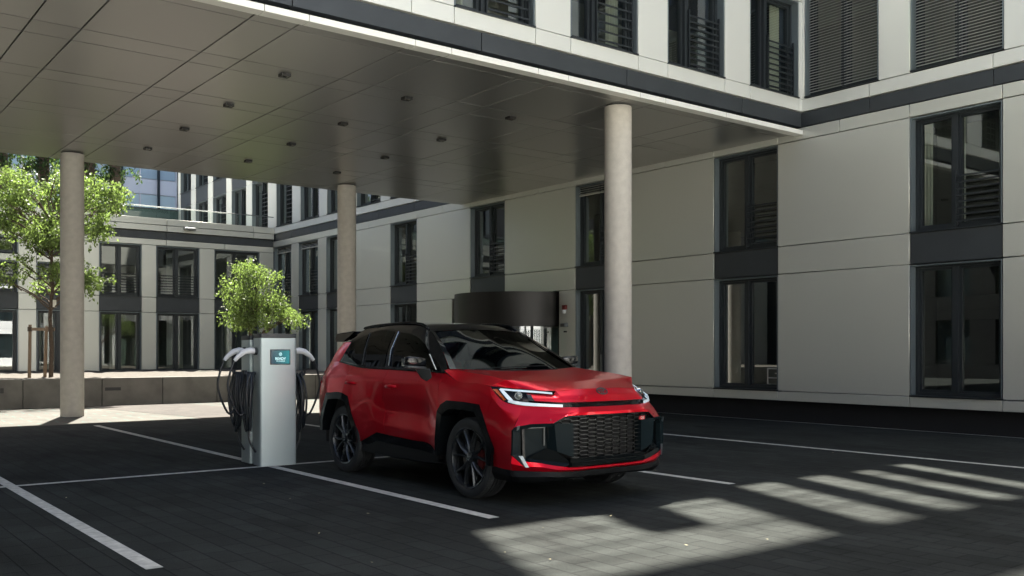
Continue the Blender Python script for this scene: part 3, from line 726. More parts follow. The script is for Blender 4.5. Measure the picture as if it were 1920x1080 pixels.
sm = bpy.data.materials.new('teal screen'); sm.use_nodes = True; t = sm.node_tree; b = t.nodes['Principled BSDF']
tc = t.nodes.new('ShaderNodeTexCoord'); gr = t.nodes.new('ShaderNodeTexGradient'); mp_ = t.nodes.new('ShaderNodeMapping'); mp_.inputs['Rotation'].default_value = (0, R_(0), R_(40))
t.links.new(tc.outputs['Generated'], mp_.inputs[0]); t.links.new(mp_.outputs[0], gr.inputs[0]); rp = t.nodes.new('ShaderNodeValToRGB')
rp.color_ramp.elements[0].color = (.005, .035, .06, 1); rp.color_ramp.elements[1].color = (.02, .25, .27, 1); t.links.new(gr.outputs[0], rp.inputs[0])
b.inputs['Base Color'].default_value = (.005, .005, .005, 1); b.inputs['Roughness'].default_value = .15; t.links.new(rp.outputs[0], b.inputs['Emission Color']); b.inputs['Emission Strength'].default_value = .24
MB().box(sx - .112, sx + .112, -.0085, -.0065, 1.238, 1.397).build('screen', sm, c1)
wm = mat('screen lettering', (.6, .8, .8), .5, emit=(.7, .95, .95), es=.22)
T = lambda x, z: Matrix.Translation((x, -.0092, z)) @ Matrix.Rotation(R_(90), 4, 'X')
text_mesh('screen_text', 'READY', .042, wm, c1, T(sx, 1.297), .0006); text_mesh('screen_text', 'TO CHARGE', .019, wm, c1, T(sx, 1.268), .0006)
ri = MB(); 
for k in range(24):
    a0, a1 = 2 * math.pi * k / 24, 2 * math.pi * (k + 1) / 24
    ri.quad(*[(sx + r * math.cos(a), -.0095, 1.352 + r * math.sin(a)) for r, a in ((.014, a0), (.014, a1), (.018, a1), (.018, a0))])
ri.quad((sx + .004, -.0095, 1.364), (sx - .006, -.0095, 1.35), (sx, -.0095, 1.35)); ri.quad((sx - .004, -.0095, 1.34), (sx + .006, -.0095, 1.354), (sx, -.0095, 1.354)); ri.build('screen_icon', wm, c1)
p = handle(c1, (0, .14, 1.36), -1); cable(c1, p, -1, (-.03, .15, 1.12), 5, 1)
p = handle(c1, (.45, .14, 1.36), 1); cable(c1, p, 1, (.48, .15, 1.10), 4, 2)
c2 = charger((4.62, 11.20, 0), .40, .30, 1.58, 'silver charging post standing behind the one with the screen', False, R_(-2))
p = handle(c2, (0, .14, 1.36), -1); cable(c2, p, -1, (-.03, .15, 1.12), 5, 3)
# ------------------------------------------------------------------ red car
P_red = mat('red metallic paint', (.64, .0030, .019), .29, .70, .2, .40)
P_blk = mat('gloss black trim', (.005, .0065, .0075), .10, 0, .16, .0)
P_roof = mat('gloss black roof', (.006, .007, .008), .08, 0, .45, .2)
P_side = glass('dark side glass', (.03, .04, .042), .0, 0, 1.30)
P_mat = mat('matt black plastic', (.007, .008, .009), .5, 0, .14)
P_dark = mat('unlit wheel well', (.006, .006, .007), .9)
P_glass = glass('tinted car glass', (.045, .058, .053), .0, 0, 1.27)
P_priv = glass('privacy glass', (.012, .016, .017), .0, 0, 1.30)
P_tyre = mat('tyre rubber', (.027, .030, .032), .60, 0, .35, bump=.15, bscale=200)
P_rim = mat('dark alloy', (.055, .062, .068), .25, .7)
P_disc = mat('brake disc steel', (.22, .21, .20), .35, .9)
P_cal = mat('red caliper', (.09, .004, .004), .5)
P_chrome = mat('satin chrome', (.55, .60, .62), .15, .95)
P_drl = mat('daylight lamp bar', (.50, .56, .60), .15, 0, .6, .5, emit=(.72, .88, 1), es=.075)
P_amber = mat('amber reflector', (.55, .09, .015), .2, 0, .6, .6)
P_lens = mat('lamp lens', (.30, .32, .30), .05, .7)
P_mesh = mat('grille gloss black', (.030, .033, .035), .25, .5, .4, .0)
P_bl = mat('brushed silver blade', (.20, .23, .25), .35, .8)
P_pod = mat('satin dark trim', (.008, .014, .017), .25, 0, .04)
P_grey = mat('mirror arm grey', (.055, .062, .066), .35, .3)
P_seat = mat('dark seat fabric', (.03, .03, .032), .8)
P_tail = mat('dark red tail lamp', (.12, .004, .004), .1, 0, .6, 1)
CAR = empty('red_car', (6.10, 8.6, 0), R_(-90), 'glossy red sport utility car with black roof parked under the bridge', 'car')

def crspl(P, brk=(), n=5):
    P = [np.array(p, float) for p in P]; m = len(P); t = [0.]
    for k in range(m - 1): t.append(t[-1] + max(1e-4, float(np.linalg.norm(P[k + 1] - P[k]))))
    def tan(k, side):
        if k == 0 or (k in brk and side > 0): return (P[k + 1] - P[k]) / (t[k + 1] - t[k])
        if k == m - 1 or (k in brk and side < 0): return (P[k] - P[k - 1]) / (t[k] - t[k - 1])
        a = (P[k] - P[k - 1]) / (t[k] - t[k - 1]); b = (P[k + 1] - P[k]) / (t[k + 1] - t[k]); h0, h1 = t[k] - t[k - 1], t[k + 1] - t[k]
        return (a * h1 + b * h0) / (h0 + h1)
    out = []
    for k in range(m - 1):
        h = t[k + 1] - t[k]; m0, m1 = tan(k, 1) * h, tan(k + 1, -1) * h
        for j in range(n):
            s = j / n; out.append((2 * s ** 3 - 3 * s * s + 1) * P[k] + (s ** 3 - 2 * s * s + s) * m0 + (-2 * s ** 3 + 3 * s * s) * P[k + 1] + (s ** 3 - s * s) * m1)
    out.append(P[-1]); return out
def dense(G, cb=(), rb=(), n=5):
    """G[row][col] control points -> dense array [R][C][3]; cb/rb: sharp columns / rows (cb may map row -> columns)"""
    rows = [crspl(r, cb.get(i, cb.get('all', ())) if isinstance(cb, dict) else cb, n) for i, r in enumerate(G)]
    cols = [crspl([rows[i][c] for i in range(len(G))], rb, n) for c in range(len(rows[0]))]
    return np.array([[cols[c][r] for c in range(len(cols))] for r in range(len(cols[0]))])
def sheet_mesh(D, s=1, skip=(), n=5, r=(0, None), c=(0, None), gap=.0022, lip=.018, edges='', off=0.):
    """faces of a dense patch between control rows / columns; the named edges (l r t b) are pulled in by the shut-line gap and folded inwards"""
    D = D.copy(); r0, r1 = r[0] * n, (r[1] * n if r[1] is not None else D.shape[0] - 1); c0, c1 = c[0] * n, (c[1] * n if c[1] is not None else D.shape[1] - 1)
    def pull(a, b): d = b - a; return a + d / np.maximum(1e-6, np.linalg.norm(d, axis=-1, keepdims=True)) * gap
    if 'l' in edges: D[:, c0] = pull(D[:, c0], D[:, c0 + 1])
    if 'r' in edges: D[:, c1] = pull(D[:, c1], D[:, c1 - 1])
    if 't' in edges: D[r0] = pull(D[r0], D[r0 + 1])
    if 'b' in edges: D[r1] = pull(D[r1], D[r1 - 1])
    mb = MB(); idx = {}
    Nn = None
    def V(i, j, inn=0.):
        k = (i, j, inn)
        if k not in idx:
            p = D[i, j].copy()
            if inn: p[1] -= inn * (1 if abs(p[1]) > .3 else 0); p[0] -= 0 if abs(p[1]) > .3 else inn
            idx[k] = len(mb.v); mb.v.append((p[0], s * p[1], p[2]))
        return idx[k]
    for i in range(r0, r1):
        for j in range(c0, c1):
            if (i // n, j // n) in skip: continue
            q = (V(i, j), V(i, j + 1), V(i + 1, j + 1), V(i + 1, j)); mb.f.append(q if s < 0 else q[::-1])
    for e in edges:
        if e in 'lr':
            j = c0 if e == 'l' else c1
            jj = j // n if e == 'l' else j // n - 1
            for i in range(r0, r1):
                if (i // n, jj) in skip: continue
                mb.f.append((V(i, j), V(i + 1, j), V(i + 1, j, lip), V(i, j, lip)))
        else:
            i = r0 if e == 't' else r1; ii = i // n if e == 't' else i // n - 1
            for j in range(c0, c1):
                if (ii, j // n) in skip: continue
                mb.f.append((V(i, j), V(i, j + 1), V(i, j + 1, lip), V(i, j, lip)))
    return mb
def put(mb, name, m, angle=28, parent=None, fix=True, bevel=0):
    return mb.build(name, m, parent or CAR, smooth=True, angle=angle, fixn=fix, bevel=bevel)

# ---- body side control grid (half; y outward) rows belt..bottom, columns tail..bumper corner
S = [
 [(-1.80, .78, 1.27), (-1.66, .805, 1.268), (-1.501, .82, 1.264), (-1.10, .842, 1.222), (-1.02, .846, 1.214), (-.908, .85, 1.206), (-.75, .853, 1.202), (-.309, .86, 1.197), (.2, .868, 1.188), (.55, .872, 1.184), (.786, .875, 1.178), (1.0, .878, 1.103), (1.45, .888, 1.083), (1.548, .888, 1.066), (1.78, .872, .926), (1.915, .80, .902)],
 [(-1.95, .83, 1.07), (-1.75, .89, 1.085), (-1.60, .903, 1.09), (-1.185, .908, 1.10), (-1.11, .908, 1.10), (-.99, .908, 1.10), (-.80, .91, 1.095), (-.351, .905, 1.083), (.2, .905, 1.083), (.52, .906, 1.085), (.735, .908, 1.07), (.96, .912, 1.035), (1.45, .918, 1.01), (1.62, .916, .96), (1.82, .905, .845), (1.95, .85, .828)],
 [(-1.99, .845, .82), (-1.735, .918, .74), (-1.644, .924, .90), (-1.25, .928, .91), (-1.119, .927, .879), (-1.04, .925, .70), (-.70, .922, .93), (-.40, .892, .90), (.2, .893, .90), (.5, .897, .88), (.735, .922, .80), (.908, .932, .913), (1.446, .932, .897), (1.535, .93, .72), (1.84, .925, .70), (1.965, .932, .715)],
 [(-1.985, .85, .69), (-1.775, .917, .65), (-1.70, .92, .65), (-1.25, .92, .62), (-1.119, .92, .62), (-.985, .922, .62), (-.62, .918, .75), (-.365, .876, .75), (.2, .872, .75), (.5, .880, .73), (.715, .922, .68), (.95, .92, .66), (1.40, .92, .66), (1.60, .927, .61), (1.84, .93, .60), (1.967, .944, .60)],
 [(-1.955, .85, .56), (-1.81, .912, .58), (-1.75, .912, .52), (-1.25, .912, .50), (-1.1, .912, .50), (-.943, .918, .552), (-.575, .914, .63), (-.37, .892, .60), (.2, .892, .565), (.52, .897, .535), (.700, .922, .523), (.95, .92, .5), (1.40, .92, .5), (1.65, .915, .51), (1.82, .93, .48), (1.962, .95, .47)],
 [(-1.90, .84, .45), (-1.80, .89, .45), (-1.75, .89, .42), (-1.25, .89, .4), (-1.1, .89, .4), (-.90, .905, .365), (-.515, .895, .507), (-.36, .880, .495), (.2, .880, .472), (.56, .888, .45), (.705, .912, .375), (.95, .91, .38), (1.40, .91, .38), (1.62, .90, .346), (1.80, .915, .335), (1.93, .92, .335)],
]
NB = 5
DS = dense(S, {0: (10, 13), 1: (), 2: (1, 2, 4, 5, 6, 10, 11, 12, 13), 3: (5, 6, 10, 13), 4: (5, 6, 10, 13), 5: (5, 6, 10, 13), 'all': ()}, (1, 4), NB)
arch = {(r, c) for r in (2, 3, 4) for c in (1, 2, 3, 4)} | {(r, c) for r in (2, 3, 4) for c in (10, 11, 12)}
for s in (-1, 1):
    put(sheet_mesh(DS, s, arch, NB, c=(0, 3), edges='r'), 'rear_quarter', P_red)
    rd = put(sheet_mesh(DS, s, arch, NB, c=(3, 7), edges='lr'), 'rear_door', P_red)
    fd = put(sheet_mesh(DS, s, arch, NB, c=(7, 10), edges='lr'), 'front_door', P_red)
    put(sheet_mesh(DS, s, arch, NB, c=(10, 13), edges='lr'), 'front_fender', P_red)
    put(sheet_mesh(DS, s, arch, NB, c=(13, 15), edges='l'), 'bumper_corner', P_red)
    # handles: cup and grip
    for par, x0, z0, yy in ((rd, -1.07, 1.030, .906), (fd, -.19, 1.014, .8985)):
        cup = MB().lathe([(0, .004), (.03, .003), (.045, 0)], 18, (0, 0, 0), 'y'); cup.v = [(x0 - .01 + x * 1.1, s * (yy + .001 + y), z0 + z * .85) for x, y, z in cup.v]
        h = MB().tube([(x0 - .095, s * (yy + .004), z0 - .002), (x0 - .07, s * (yy + .030), z0), (x0, s * (yy + .036), z0 + .002), (x0 + .07, s * (yy + .032), z0 + .001), (x0 + .10, s * (yy + .004), z0)], [.012, .016, .017, .016, .011], 10)
        h.v = [(x, y, z0 + (z - z0) * 1.15) for x, y, z in h.v]; ho = put(h, 'handle', P_red, 60, par)
        put(cup, 'handle_cup', P_red, 60, par)
    # belt trim
    bt = [(x, s * (y + .004), z) for x, y, z in crspl(S[0][2:11], (), 4)]
    put(MB().tube(bt, .009, 6), 'belt_trim', P_blk, 60)
    # red strip of the rear pillar
    D = dense([[(-1.80, .78, 1.27), (-1.66, .808, 1.268), (-1.512, .823, 1.266)], [(-1.70, .765, 1.38), (-1.56, .787, 1.38), (-1.43, .797, 1.375)], [(-1.575, .735, 1.492), (-1.45, .755, 1.494), (-1.335, .765, 1.492)]], (), (), 5)
    put(sheet_mesh(D, s, (), 5), 'rear_pillar', P_red)

# inner liner so that shut lines and openings are dark
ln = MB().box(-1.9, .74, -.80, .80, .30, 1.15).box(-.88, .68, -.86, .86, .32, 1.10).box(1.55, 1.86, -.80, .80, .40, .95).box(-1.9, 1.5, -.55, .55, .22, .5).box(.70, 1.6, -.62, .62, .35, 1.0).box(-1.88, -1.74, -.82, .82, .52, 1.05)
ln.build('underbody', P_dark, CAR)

# ---- wheel arches
def ring(mb, outer, inner, s, y0, y1):
    n = len(outer)
    for k in range(n - 1):
        (a, b), (c, d) = outer[k], outer[k + 1]; (e, f), (g, h) = inner[k], inner[k + 1]
        O = lambda p, q, y: (p, s * y, q)
        mb.quad(O(a, b, y0), O(c, d, y0), O(g, h, y1), O(e, f, y1))            # face
        mb.quad(O(e, f, y1), O(g, h, y1), O(g, h, y1 - .20), O(e, f, y1 - .20))      # return into the well
        mb.quad(O(a, b, y0), O(c, d, y0), O(c, d, y0 - .05), O(a, b, y0 - .05))
    return mb
fo_ = [(.702, .372), (.698, .523), (.735, .80), (.80, .868), (.908, .914), (1.18, .912), (1.446, .898), (1.50, .80), (1.60, .61), (1.652, .51), (1.63, .43), (1.622, .346)]
fi_ = [(.765, .372), (.775, .53), (.825, .76), (.88, .805), (.962, .833), (1.18, .838), (1.375, .828), (1.44, .74), (1.53, .60), (1.575, .50), (1.57, .43), (1.56, .346)]
ro_ = [(-1.80, .45), (-1.81, .58), (-1.735, .74), (-1.644, .90), (-1.40, .912), (-1.25, .911), (-1.119, .879), (-1.04, .70), (-.985, .62), (-.943, .552), (-.92, .45), (-.90, .365)]
ri_ = [(-1.72, .45), (-1.725, .57), (-1.665, .71), (-1.59, .825), (-1.40, .838), (-1.27, .836), (-1.175, .81), (-1.10, .665), (-1.05, .59), (-1.01, .53), (-.985, .45), (-.97, .365)]
for s in (-1, 1):
    put(ring(MB(), fo_, fi_, s, .937, .944), 'wheel_arch_trim', P_blk, 25)
    put(ring(MB(), ro_, ri_, s, .934, .940), 'wheel_arch_trim', P_blk, 25)
    # rocker: gloss upper, matt lower
    A = [(-.93, .893, .30), (-.90, .90, .362), (-.70, .896, .435), (-.515, .895, .503), (-.36, .894, .491), (.2, .894, .468), (.56, .899, .446), (.70, .90, .374)]
    B = [(-.93, .880, .29), (-.90, .882, .32), (-.70, .884, .36), (-.515, .886, .412), (-.36, .886, .405), (.2, .886, .388), (.56, .888, .37), (.70, .89, .345)]
    C = [(-.95, .885, .285), (-.92, .89, .285), (-.70, .895, .28), (-.515, .90, .275), (-.36, .90, .273), (.2, .90, .272), (.56, .90, .278), (.71, .895, .285)]
    E = [(x, y - .10, z - .03) for x, y, z in C]
    put(sheet_mesh(dense([A, B], (3,), (), 3), s, (), 3, off=0), 'rocker_trim', P_blk)
    put(sheet_mesh(dense([B, C, E], (3,), (1,), 3), s, (), 3), 'side_sill', P_mat)

# ---- front: bumper band, lower lip
Fb = [
 [(1.915, .80, .902), (2.04, .66, .894), (2.125, .50, .888), (2.155, .40, .886), (2.165, .2, .885), (2.168, 0, .885)],
 [(1.95, .85, .828), (2.075, .70, .822), (2.16, .56, .83), (2.195, .46, .838), (2.212, .22, .840), (2.217, 0, .840)],
 [(1.965, .932, .715), (2.05, .82, .748), (2.155, .635, .752), (2.195, .525, .814), (2.212, .22, .816), (2.217, 0, .816)]]
DF = dense(Fb, {2: (1, 2, 3), 'all': ()}, (1,), 5)
full = lambda D: np.concatenate([D, (D[:, :-1] * np.array([1, -1, 1]))[:, ::-1]], axis=1)
put(sheet_mesh(full(DF), -1, (), 5), 'bumper', P_red)
Fl = [
 [(1.962, .95, .47), (2.02, .875, .425), (2.10, .76, .405), (2.15, .60, .372), (2.175, .42, .350), (2.185, .2, .345), (2.19, 0, .345)],
 [(1.955, .955, .40), (2.03, .865, .375), (2.12, .745, .368), (2.165, .60, .340), (2.185, .42, .330), (2.195, .2, .328), (2.20, 0, .328)],
 [(1.93, .92, .335), (2.02, .83, .330), (2.10, .72, .325), (2.145, .58, .318), (2.165, .42, .312), (2.172, .2, .312), (2.175, 0, .312)]]
DL = dense(Fl, {'all': ()}, (1,), 5)
put(sheet_mesh(full(DL), -1, (), 5), 'bumper_lip', P_red)
Fk = [
 [(1.56, .905, .345), (1.80, .918, .336), (1.93, .922, .334), (2.02, .835, .329), (2.10, .725, .324), (2.15, .58, .316), (2.17, .42, .310), (2.178, .2, .310), (2.18, 0, .310)],
 [(1.57, .90, .29), (1.80, .915, .285), (1.95, .925, .282), (2.05, .83, .280), (2.13, .70, .280), (2.16, .56, .270), (2.165, .42, .262), (2.17, .2, .262), (2.17, 0, .262)],
 [(1.60, .86, .225), (1.80, .88, .222), (1.92, .88, .222), (2.02, .79, .225), (2.09, .66, .228), (2.10, .56, .232), (2.11, .42, .238), (2.115, .2, .238), (2.115, 0, .238)],
 [(1.60, .6, .215), (1.80, .6, .215), (1.85, .6, .215), (1.85, .55, .215), (1.85, .5, .215), (1.85, .45, .22), (1.85, .4, .22), (1.85, .2, .22), (1.85, 0, .22)]]
put(sheet_mesh(full(dense(Fk, {'all': ()}, (1, 2), 4)), -1, (), 4), 'chin_spoiler', P_mat)

# ---- hood and nose
Hd = [
 [(.768, .868, 1.204), (.80, .813, 1.216), (.90, .55, 1.206), (.97, .28, 1.196), (.98, 0, 1.193)],
 [(1.0, .880, 1.105), (1.08, .80, 1.188), (1.16, .55, 1.184), (1.2, .28, 1.181), (1.2, 0, 1.180)],
 [(1.42, .890, 1.086), (1.42, .80, 1.162), (1.47, .55, 1.156), (1.5, .28, 1.156), (1.5, 0, 1.155)],
 [(1.553, .888, 1.070), (1.69, .80, 1.128), (1.76, .55, 1.116), (1.80, .28, 1.114), (1.81, 0, 1.114)],
 [(1.585, .872, 1.068), (1.80, .705, 1.046), (2.018, .495, 1.032), (2.058, .28, 1.044), (2.075, 0, 1.046)]]
DH = dense(Hd, (1,), (3,), 6)
put(sheet_mesh(full(DH), -1, (), 6, ), 'hood', P_red, 24)
Ns = [
 [(1.845, .69, 1.004), (1.93, .60, .999), (2.012, .512, .997), (2.020, .493, 1.031), (2.058, .28, 1.0435), (2.075, 0, 1.0455)],
 [(1.90, .70, .972), (1.99, .61, .968), (2.075, .515, .970), (2.083, .49, .984), (2.117, .28, .990), (2.128, 0, .990)],
 [(1.94, .695, .945), (2.04, .60, .938), (2.125, .505, .932), (2.13, .48, .932), (2.15, .28, .930), (2.155, 0, .930)],
 [(1.90, .68, .938), (2.0, .59, .930), (2.08, .495, .925), (2.085, .475, .925), (2.10, .28, .922), (2.105, 0, .922)]]
put(sheet_mesh(full(dense(Ns, (2, 3), (1, 2), 5)), -1, (), 5), 'nose_panel', P_red, 24)
put(sheet_mesh(full(dense([[(2.0, .60, .94), (2.09, .50, .94), (2.105, .28, .935), (2.11, 0, .935)], [(2.0, .62, .88), (2.10, .50, .88), (2.125, .28, .88), (2.13, 0, .88)]], (), (), 3)), -1, (), 3), 'nose_slot', P_blk)

# ---- headlights
def strip(mb, P, Q, s, d=.008):
    """closed bar between two edge polylines, thickened inwards"""
    n = len(P)
    f = lambda p, o=0.: (p[0] - o, s * (p[1] - o * .5), p[2])
    for k in range(n - 1):
        mb.quad(f(P[k]), f(P[k + 1]), f(Q[k + 1]), f(Q[k])); mb.quad(f(P[k]), f(P[k + 1]), f(P[k + 1], d), f(P[k], d)); mb.quad(f(Q[k]), f(Q[k + 1]), f(Q[k + 1], d), f(Q[k], d))
    mb.quad(f(P[0]), f(Q[0]), f(Q[0], d), f(P[0], d)); mb.quad(f(P[-1]), f(Q[-1]), f(Q[-1], d), f(P[-1], d))
    return mb
for s in (-1, 1):
    hl = empty('headlight'); hl.parent = CAR
    # housing follows the corner
    Dh = dense([[(1.553, .886, 1.069), (1.66, .822, 1.056), (1.80, .702, 1.042), (1.90, .612, 1.034), (2.0, .522, 1.022)],
                [(1.63, .876, 1.01), (1.73, .818, .995), (1.845, .70, .975), (1.94, .60, .965), (2.03, .50, .955)],
                [(1.775, .866, .930), (1.845, .835, .913), (1.91, .795, .903), (2.035, .655, .896), (2.12, .50, .888)]], (), (), 4)
    put(sheet_mesh(Dh, s, (), 4), 'housing', P_blk, 40, hl)
    up = crspl([(1.645, .842, 1.052), (1.70, .797, 1.047), (1.80, .709, 1.038), (1.90, .618, 1.030), (2.004, .526, 1.018)], (), 3)
    lo = crspl([(1.652, .846, 1.036), (1.707, .801, 1.031), (1.81, .713, 1.021), (1.906, .621, 1.013), (2.009, .529, 1.002)], (), 3)
    put(strip(MB(), [p + np.array([.012, .006, 0]) for p in up], [p + np.array([.012, .006, 0]) for p in lo], s), 'lamp_bar', P_drl, 40, hl)
    up = crspl([(1.805, .872, .958), (1.87, .835, .944), (1.94, .775, .934), (2.045, .655, .922), (2.135, .512, .914)], (), 3)
    lo = crspl([(1.80, .873, .932), (1.865, .836, .916), (1.935, .79, .906), (2.045, .660, .897), (2.136, .513, .890)], (), 3)
    put(strip(MB(), [p + np.array([.010, .004, 0]) for p in up], [p + np.array([.010, .004, 0]) for p in lo], s), 'lamp_bar', P_drl, 40, hl)
    put(strip(MB(), [(1.655, .862, 1.046), (1.815, .884, .955)], [(1.69, .842, 1.042), (1.865, .858, .950)], s), 'lamp_bar', P_drl, 40, hl)
    put(strip(MB(), [(1.595, .890, 1.044), (1.70, .892, .985), (1.765, .890, .945)], [(1.638, .872, 1.044), (1.745, .884, .985), (1.79, .884, .953)], s), 'side_marker', P_amber, 40, hl)
    le = MB().lathe([(0, .030), (.016, .026), (.027, .012), (.030, 0)], 18); mw = Matrix.Translation((1.835, s * .776, .988)) @ Vector((.75, s * .62, .1)).to_track_quat('Z', 'Y').to_matrix().to_4x4()
    le.v = [tuple(mw @ Vector(v)) for v in le.v]; put(le, 'projector_lens', P_lens, 60, hl)
    le = MB().tube([(1.805, s * .80, .985), (1.84, s * .80, .986)], .036, 16); le.v = [tuple(mw @ Vector((a, b, c))) for a, b, c in [(v[1] - s * .80, v[2] - .985, v[0] - 1.835) for v in le.v]]
    put(le, 'lens_ring', P_chrome, 50, hl)
    put(strip(MB(), [(1.90, .735, 1.005), (1.925, .738, .97), (1.93, .735, .945)], [(1.925, .705, 1.0), (1.955, .705, .965), (1.975, .70, .945)], s), 'lamp_divider', P_grey, 40, hl)

# ---- grille, ducts
bk = MB().prism([(2.10, -.62, .40), (2.10, .62, .40), (2.10, .66, .76), (2.10, .52, .80), (2.10, -.52, .80), (2.10, -.66, .76)], (-.03, 0, 0)); bk.build('grille_backing', P_dark, CAR)
def gx(y): return 2.196 - .05 * (abs(y) / .6) ** 2
gm = MB(); cw_, ch_ = .0985, .0375; lw = .0034
def bar(p, q):
    (y0, z0), (y1, z1) = p, q; d = Vector((0, y1 - y0, z1 - z0)); nrm = Vector((0, -d.z, d.y)).normalized() * lw; X0, X1 = gx(y0), gx(y1)
    a, b = Vector((X0, y0, z0)), Vector((X1, y1, z1)); o = Vector((.018, 0, 0))
    gm.quad(a + nrm, b + nrm, b - nrm, a - nrm); gm.quad(a + nrm, b + nrm, b + nrm - o, a + nrm - o); gm.quad(a - nrm, b - nrm, b - nrm - o, a - nrm - o)
def half(z):      # half width of the opening at height z
    return .425 + max(0, min(1, (z - .70) / .06)) * .20 if z < .77 else .60 - (z - .77) * 1.6
ncol = 13; nrow = 11
for i in range(-7, 8):
    for k in range(0, 12):
        y = i * cw_; z = .435 + k * ch_ * .98 + (ch_ * .49 if i % 2 else 0)
        if z > .815 or abs(y) > half(z): continue
        w = cw_ * .37
        bar((y - w, z), (y + w, z))
        zn = z + ch_ * .98
        for sgn in (-1, 1):
            if abs(y + sgn * cw_ * .63) < half(z) + .03:
                bar((y + sgn * w, z), (y + sgn * (cw_ - w), z + ch_ * .49)); 
                bar((y + sgn * w, z), (y + sgn * (cw_ - w), z - ch_ * .49))
gm.build('grille_mesh', P_mesh, CAR)
fr = MB()
def fpoly(pts, off=(-.06, 0, 0)): fr.prism(pts, off)
for s in (-1, 1):
    Y = lambda x, y, z: (x, s * y, z)
    du = empty('air_duct'); du.parent = CAR
    # outer C frame
    o = [(2.155, .635, .750), (2.055, .82, .746), (1.985, .925, .722), (1.972, .948, .69), (1.972, .952, .52), (1.968, .955, .475), (2.0, .905, .42), (2.03, .855, .362)]
    i = [(2.14, .635, .722), (2.05, .80, .718), (1.995, .875, .70), (1.985, .895, .672), (1.985, .900, .54), (1.985, .90, .49), (2.02, .865, .435), (2.045, .825, .362)]
    c = MB()
    for k in range(len(o) - 1):
        a, b, e, f = o[k], o[k + 1], i[k], i[k + 1]
        p = lambda q, dx=.008: Y(q[0] + dx, q[1] + .004, q[2]); r = lambda q: Y(q[0] - .06, q[1] - .03, q[2])
        c.quad(p(a), p(b), p(f), p(e)); c.quad(p(e), p(f), r(f), r(e)); c.quad(p(a), p(b), Y(b[0] - .02, b[1], b[2]), Y(a[0] - .02, a[1], a[2]))
    put(c, 'duct_frame', P_pod, 25, du)
    c = MB(); c.prism([Y(1.998, .910, .468), Y(2.012, .878, .468), Y(2.052, .838, .368), Y(2.036, .866, .368)], (.012, 0, 0)); put(c, 'duct_blade', P_bl, 25, du)
    c = MB(); c.prism([Y(2.0, .925, .730), Y(2.012, .905, .736), Y(2.002, .905, .705), Y(1.990, .925, .69)], (.014, s * .004, 0)); put(c, 'duct_blade', P_bl, 25, du)
    # recessed panel and upright
    c = MB().quad(Y(1.93, .90, .72), Y(2.09, .60, .75), Y(2.09, .60, .42), Y(1.95, .88, .42)); c.build('duct_panel', P_pod, du)
    c = MB().prism([Y(1.975, .85, .72), Y(1.985, .83, .72), Y(2.0, .83, .44), Y(1.99, .85, .44)], (-.05, 0, 0)); put(c, 'duct_upright', P_blk, 25, du)
    c = MB().prism([Y(2.055, .675, .712), Y(2.062, .665, .712), Y(2.062, .665, .55), Y(2.055, .675, .55)], (.012, 0, 0)); c.prism([Y(2.0, .80, .712), Y(2.062, .665, .716), Y(2.062, .665, .708), Y(2.0, .80, .704)], (.010, 0, 0)); put(c, 'duct_trim', P_grey, 25, du)
    # pod between duct and mesh
    c = MB(); c.quad(Y(2.165, .63, .748), Y(2.19, .43, .745), Y(2.19, .425, .44), Y(2.165, .60, .50)); c.quad(Y(2.165, .63, .748), Y(2.165, .60, .50), Y(2.08, .64, .50), Y(2.08, .66, .748)); c.quad(Y(2.19, .43, .745), Y(2.19, .425, .44), Y(2.12, .415, .44), Y(2.12, .42, .745))
    put(c, 'grille_pod', P_pod, 20)
    # lower diagonal rail
    lo_ = [(2.03, .82, .425), (2.10, .70, .420), (2.165, .56, .44), (2.18, .47, .405)]; 
    c = MB()
    Ou = [(2.055, .845, .432), (2.12, .70, .425), (2.165, .60, .505), ]
    c.quad(Y(2.02, .84, .44), Y(2.09, .66, .53), Y(2.16, .60, .50), Y(2.185, .45, .385)); c.quad(Y(2.02, .84, .44), Y(2.185, .45, .385), Y(2.165, .52, .352), Y(2.07, .80, .405))
    put(c, 'grille_corner', P_blk, 20)
bb = [(2.175, y, z) for y, z in ((-.47, .405), (0, .395), (.47, .405))]
c = MB().prism([(2.196, -.47, .43), (2.196, .47, .43), (2.186, .47, .352), (2.186, -.47, .352)], (-.05, 0, 0)); c.prism([(2.212, -.46, .395), (2.212, .46, .395), (2.206, .46, .365), (2.206, -.46, .365)], (-.03, 0, 0)); put(c, 'grille_lower_bar', P_blk, 25)
c = MB().tube([(2.14, -.635, .746), (2.192, -.525, .804), (2.208, -.22, .806), (2.212, 0, .806), (2.208, .22, .806), (2.192, .525, .804), (2.14, .635, .746)], .009, 6); put(c, 'grille_rim', P_blk, 40)
# emblem: three interlaced ovals; small red plate with letters
em = MB(); N_ = Vector((.72, 0, .69)).normalized(); U_ = Vector((0, 1, 0)); V_ = N_.cross(U_)
def oval(a, b, du=0, dv=0, r=.0042):
    c = Vector((2.1015, 0, 1.0178)) + N_ * .004; em.tube([c + U_ * (du + a * math.cos(t)) + V_ * (dv + b * math.sin(t)) for t in np.linspace(0, 2 * math.pi, 29)], r, 6)
oval(.062, .038, r=.0055); oval(.018, .030, r=.004); oval(.038, .0155, 0, -.016 if V_.z < 0 else .016, r=.004)
put(em, 'emblem', P_grey, 60)
bd = MB().prism([(2.186, .405, .776), (2.186, .475, .776), (2.186, .467, .742), (2.186, .397, .742)], (.010, 0, 0)); bd_o = bd.build('badge', mat('badge red', (.5, .01, .02), .3), CAR)
text_mesh('badge_letters', 'GR', .036, P_chrome, bd_o, Matrix.Translation((2.1975, .437, .759)) @ Matrix.Rotation(R_(90), 4, 'Z') @ Matrix.Rotation(R_(90), 4, 'X'), .0008)

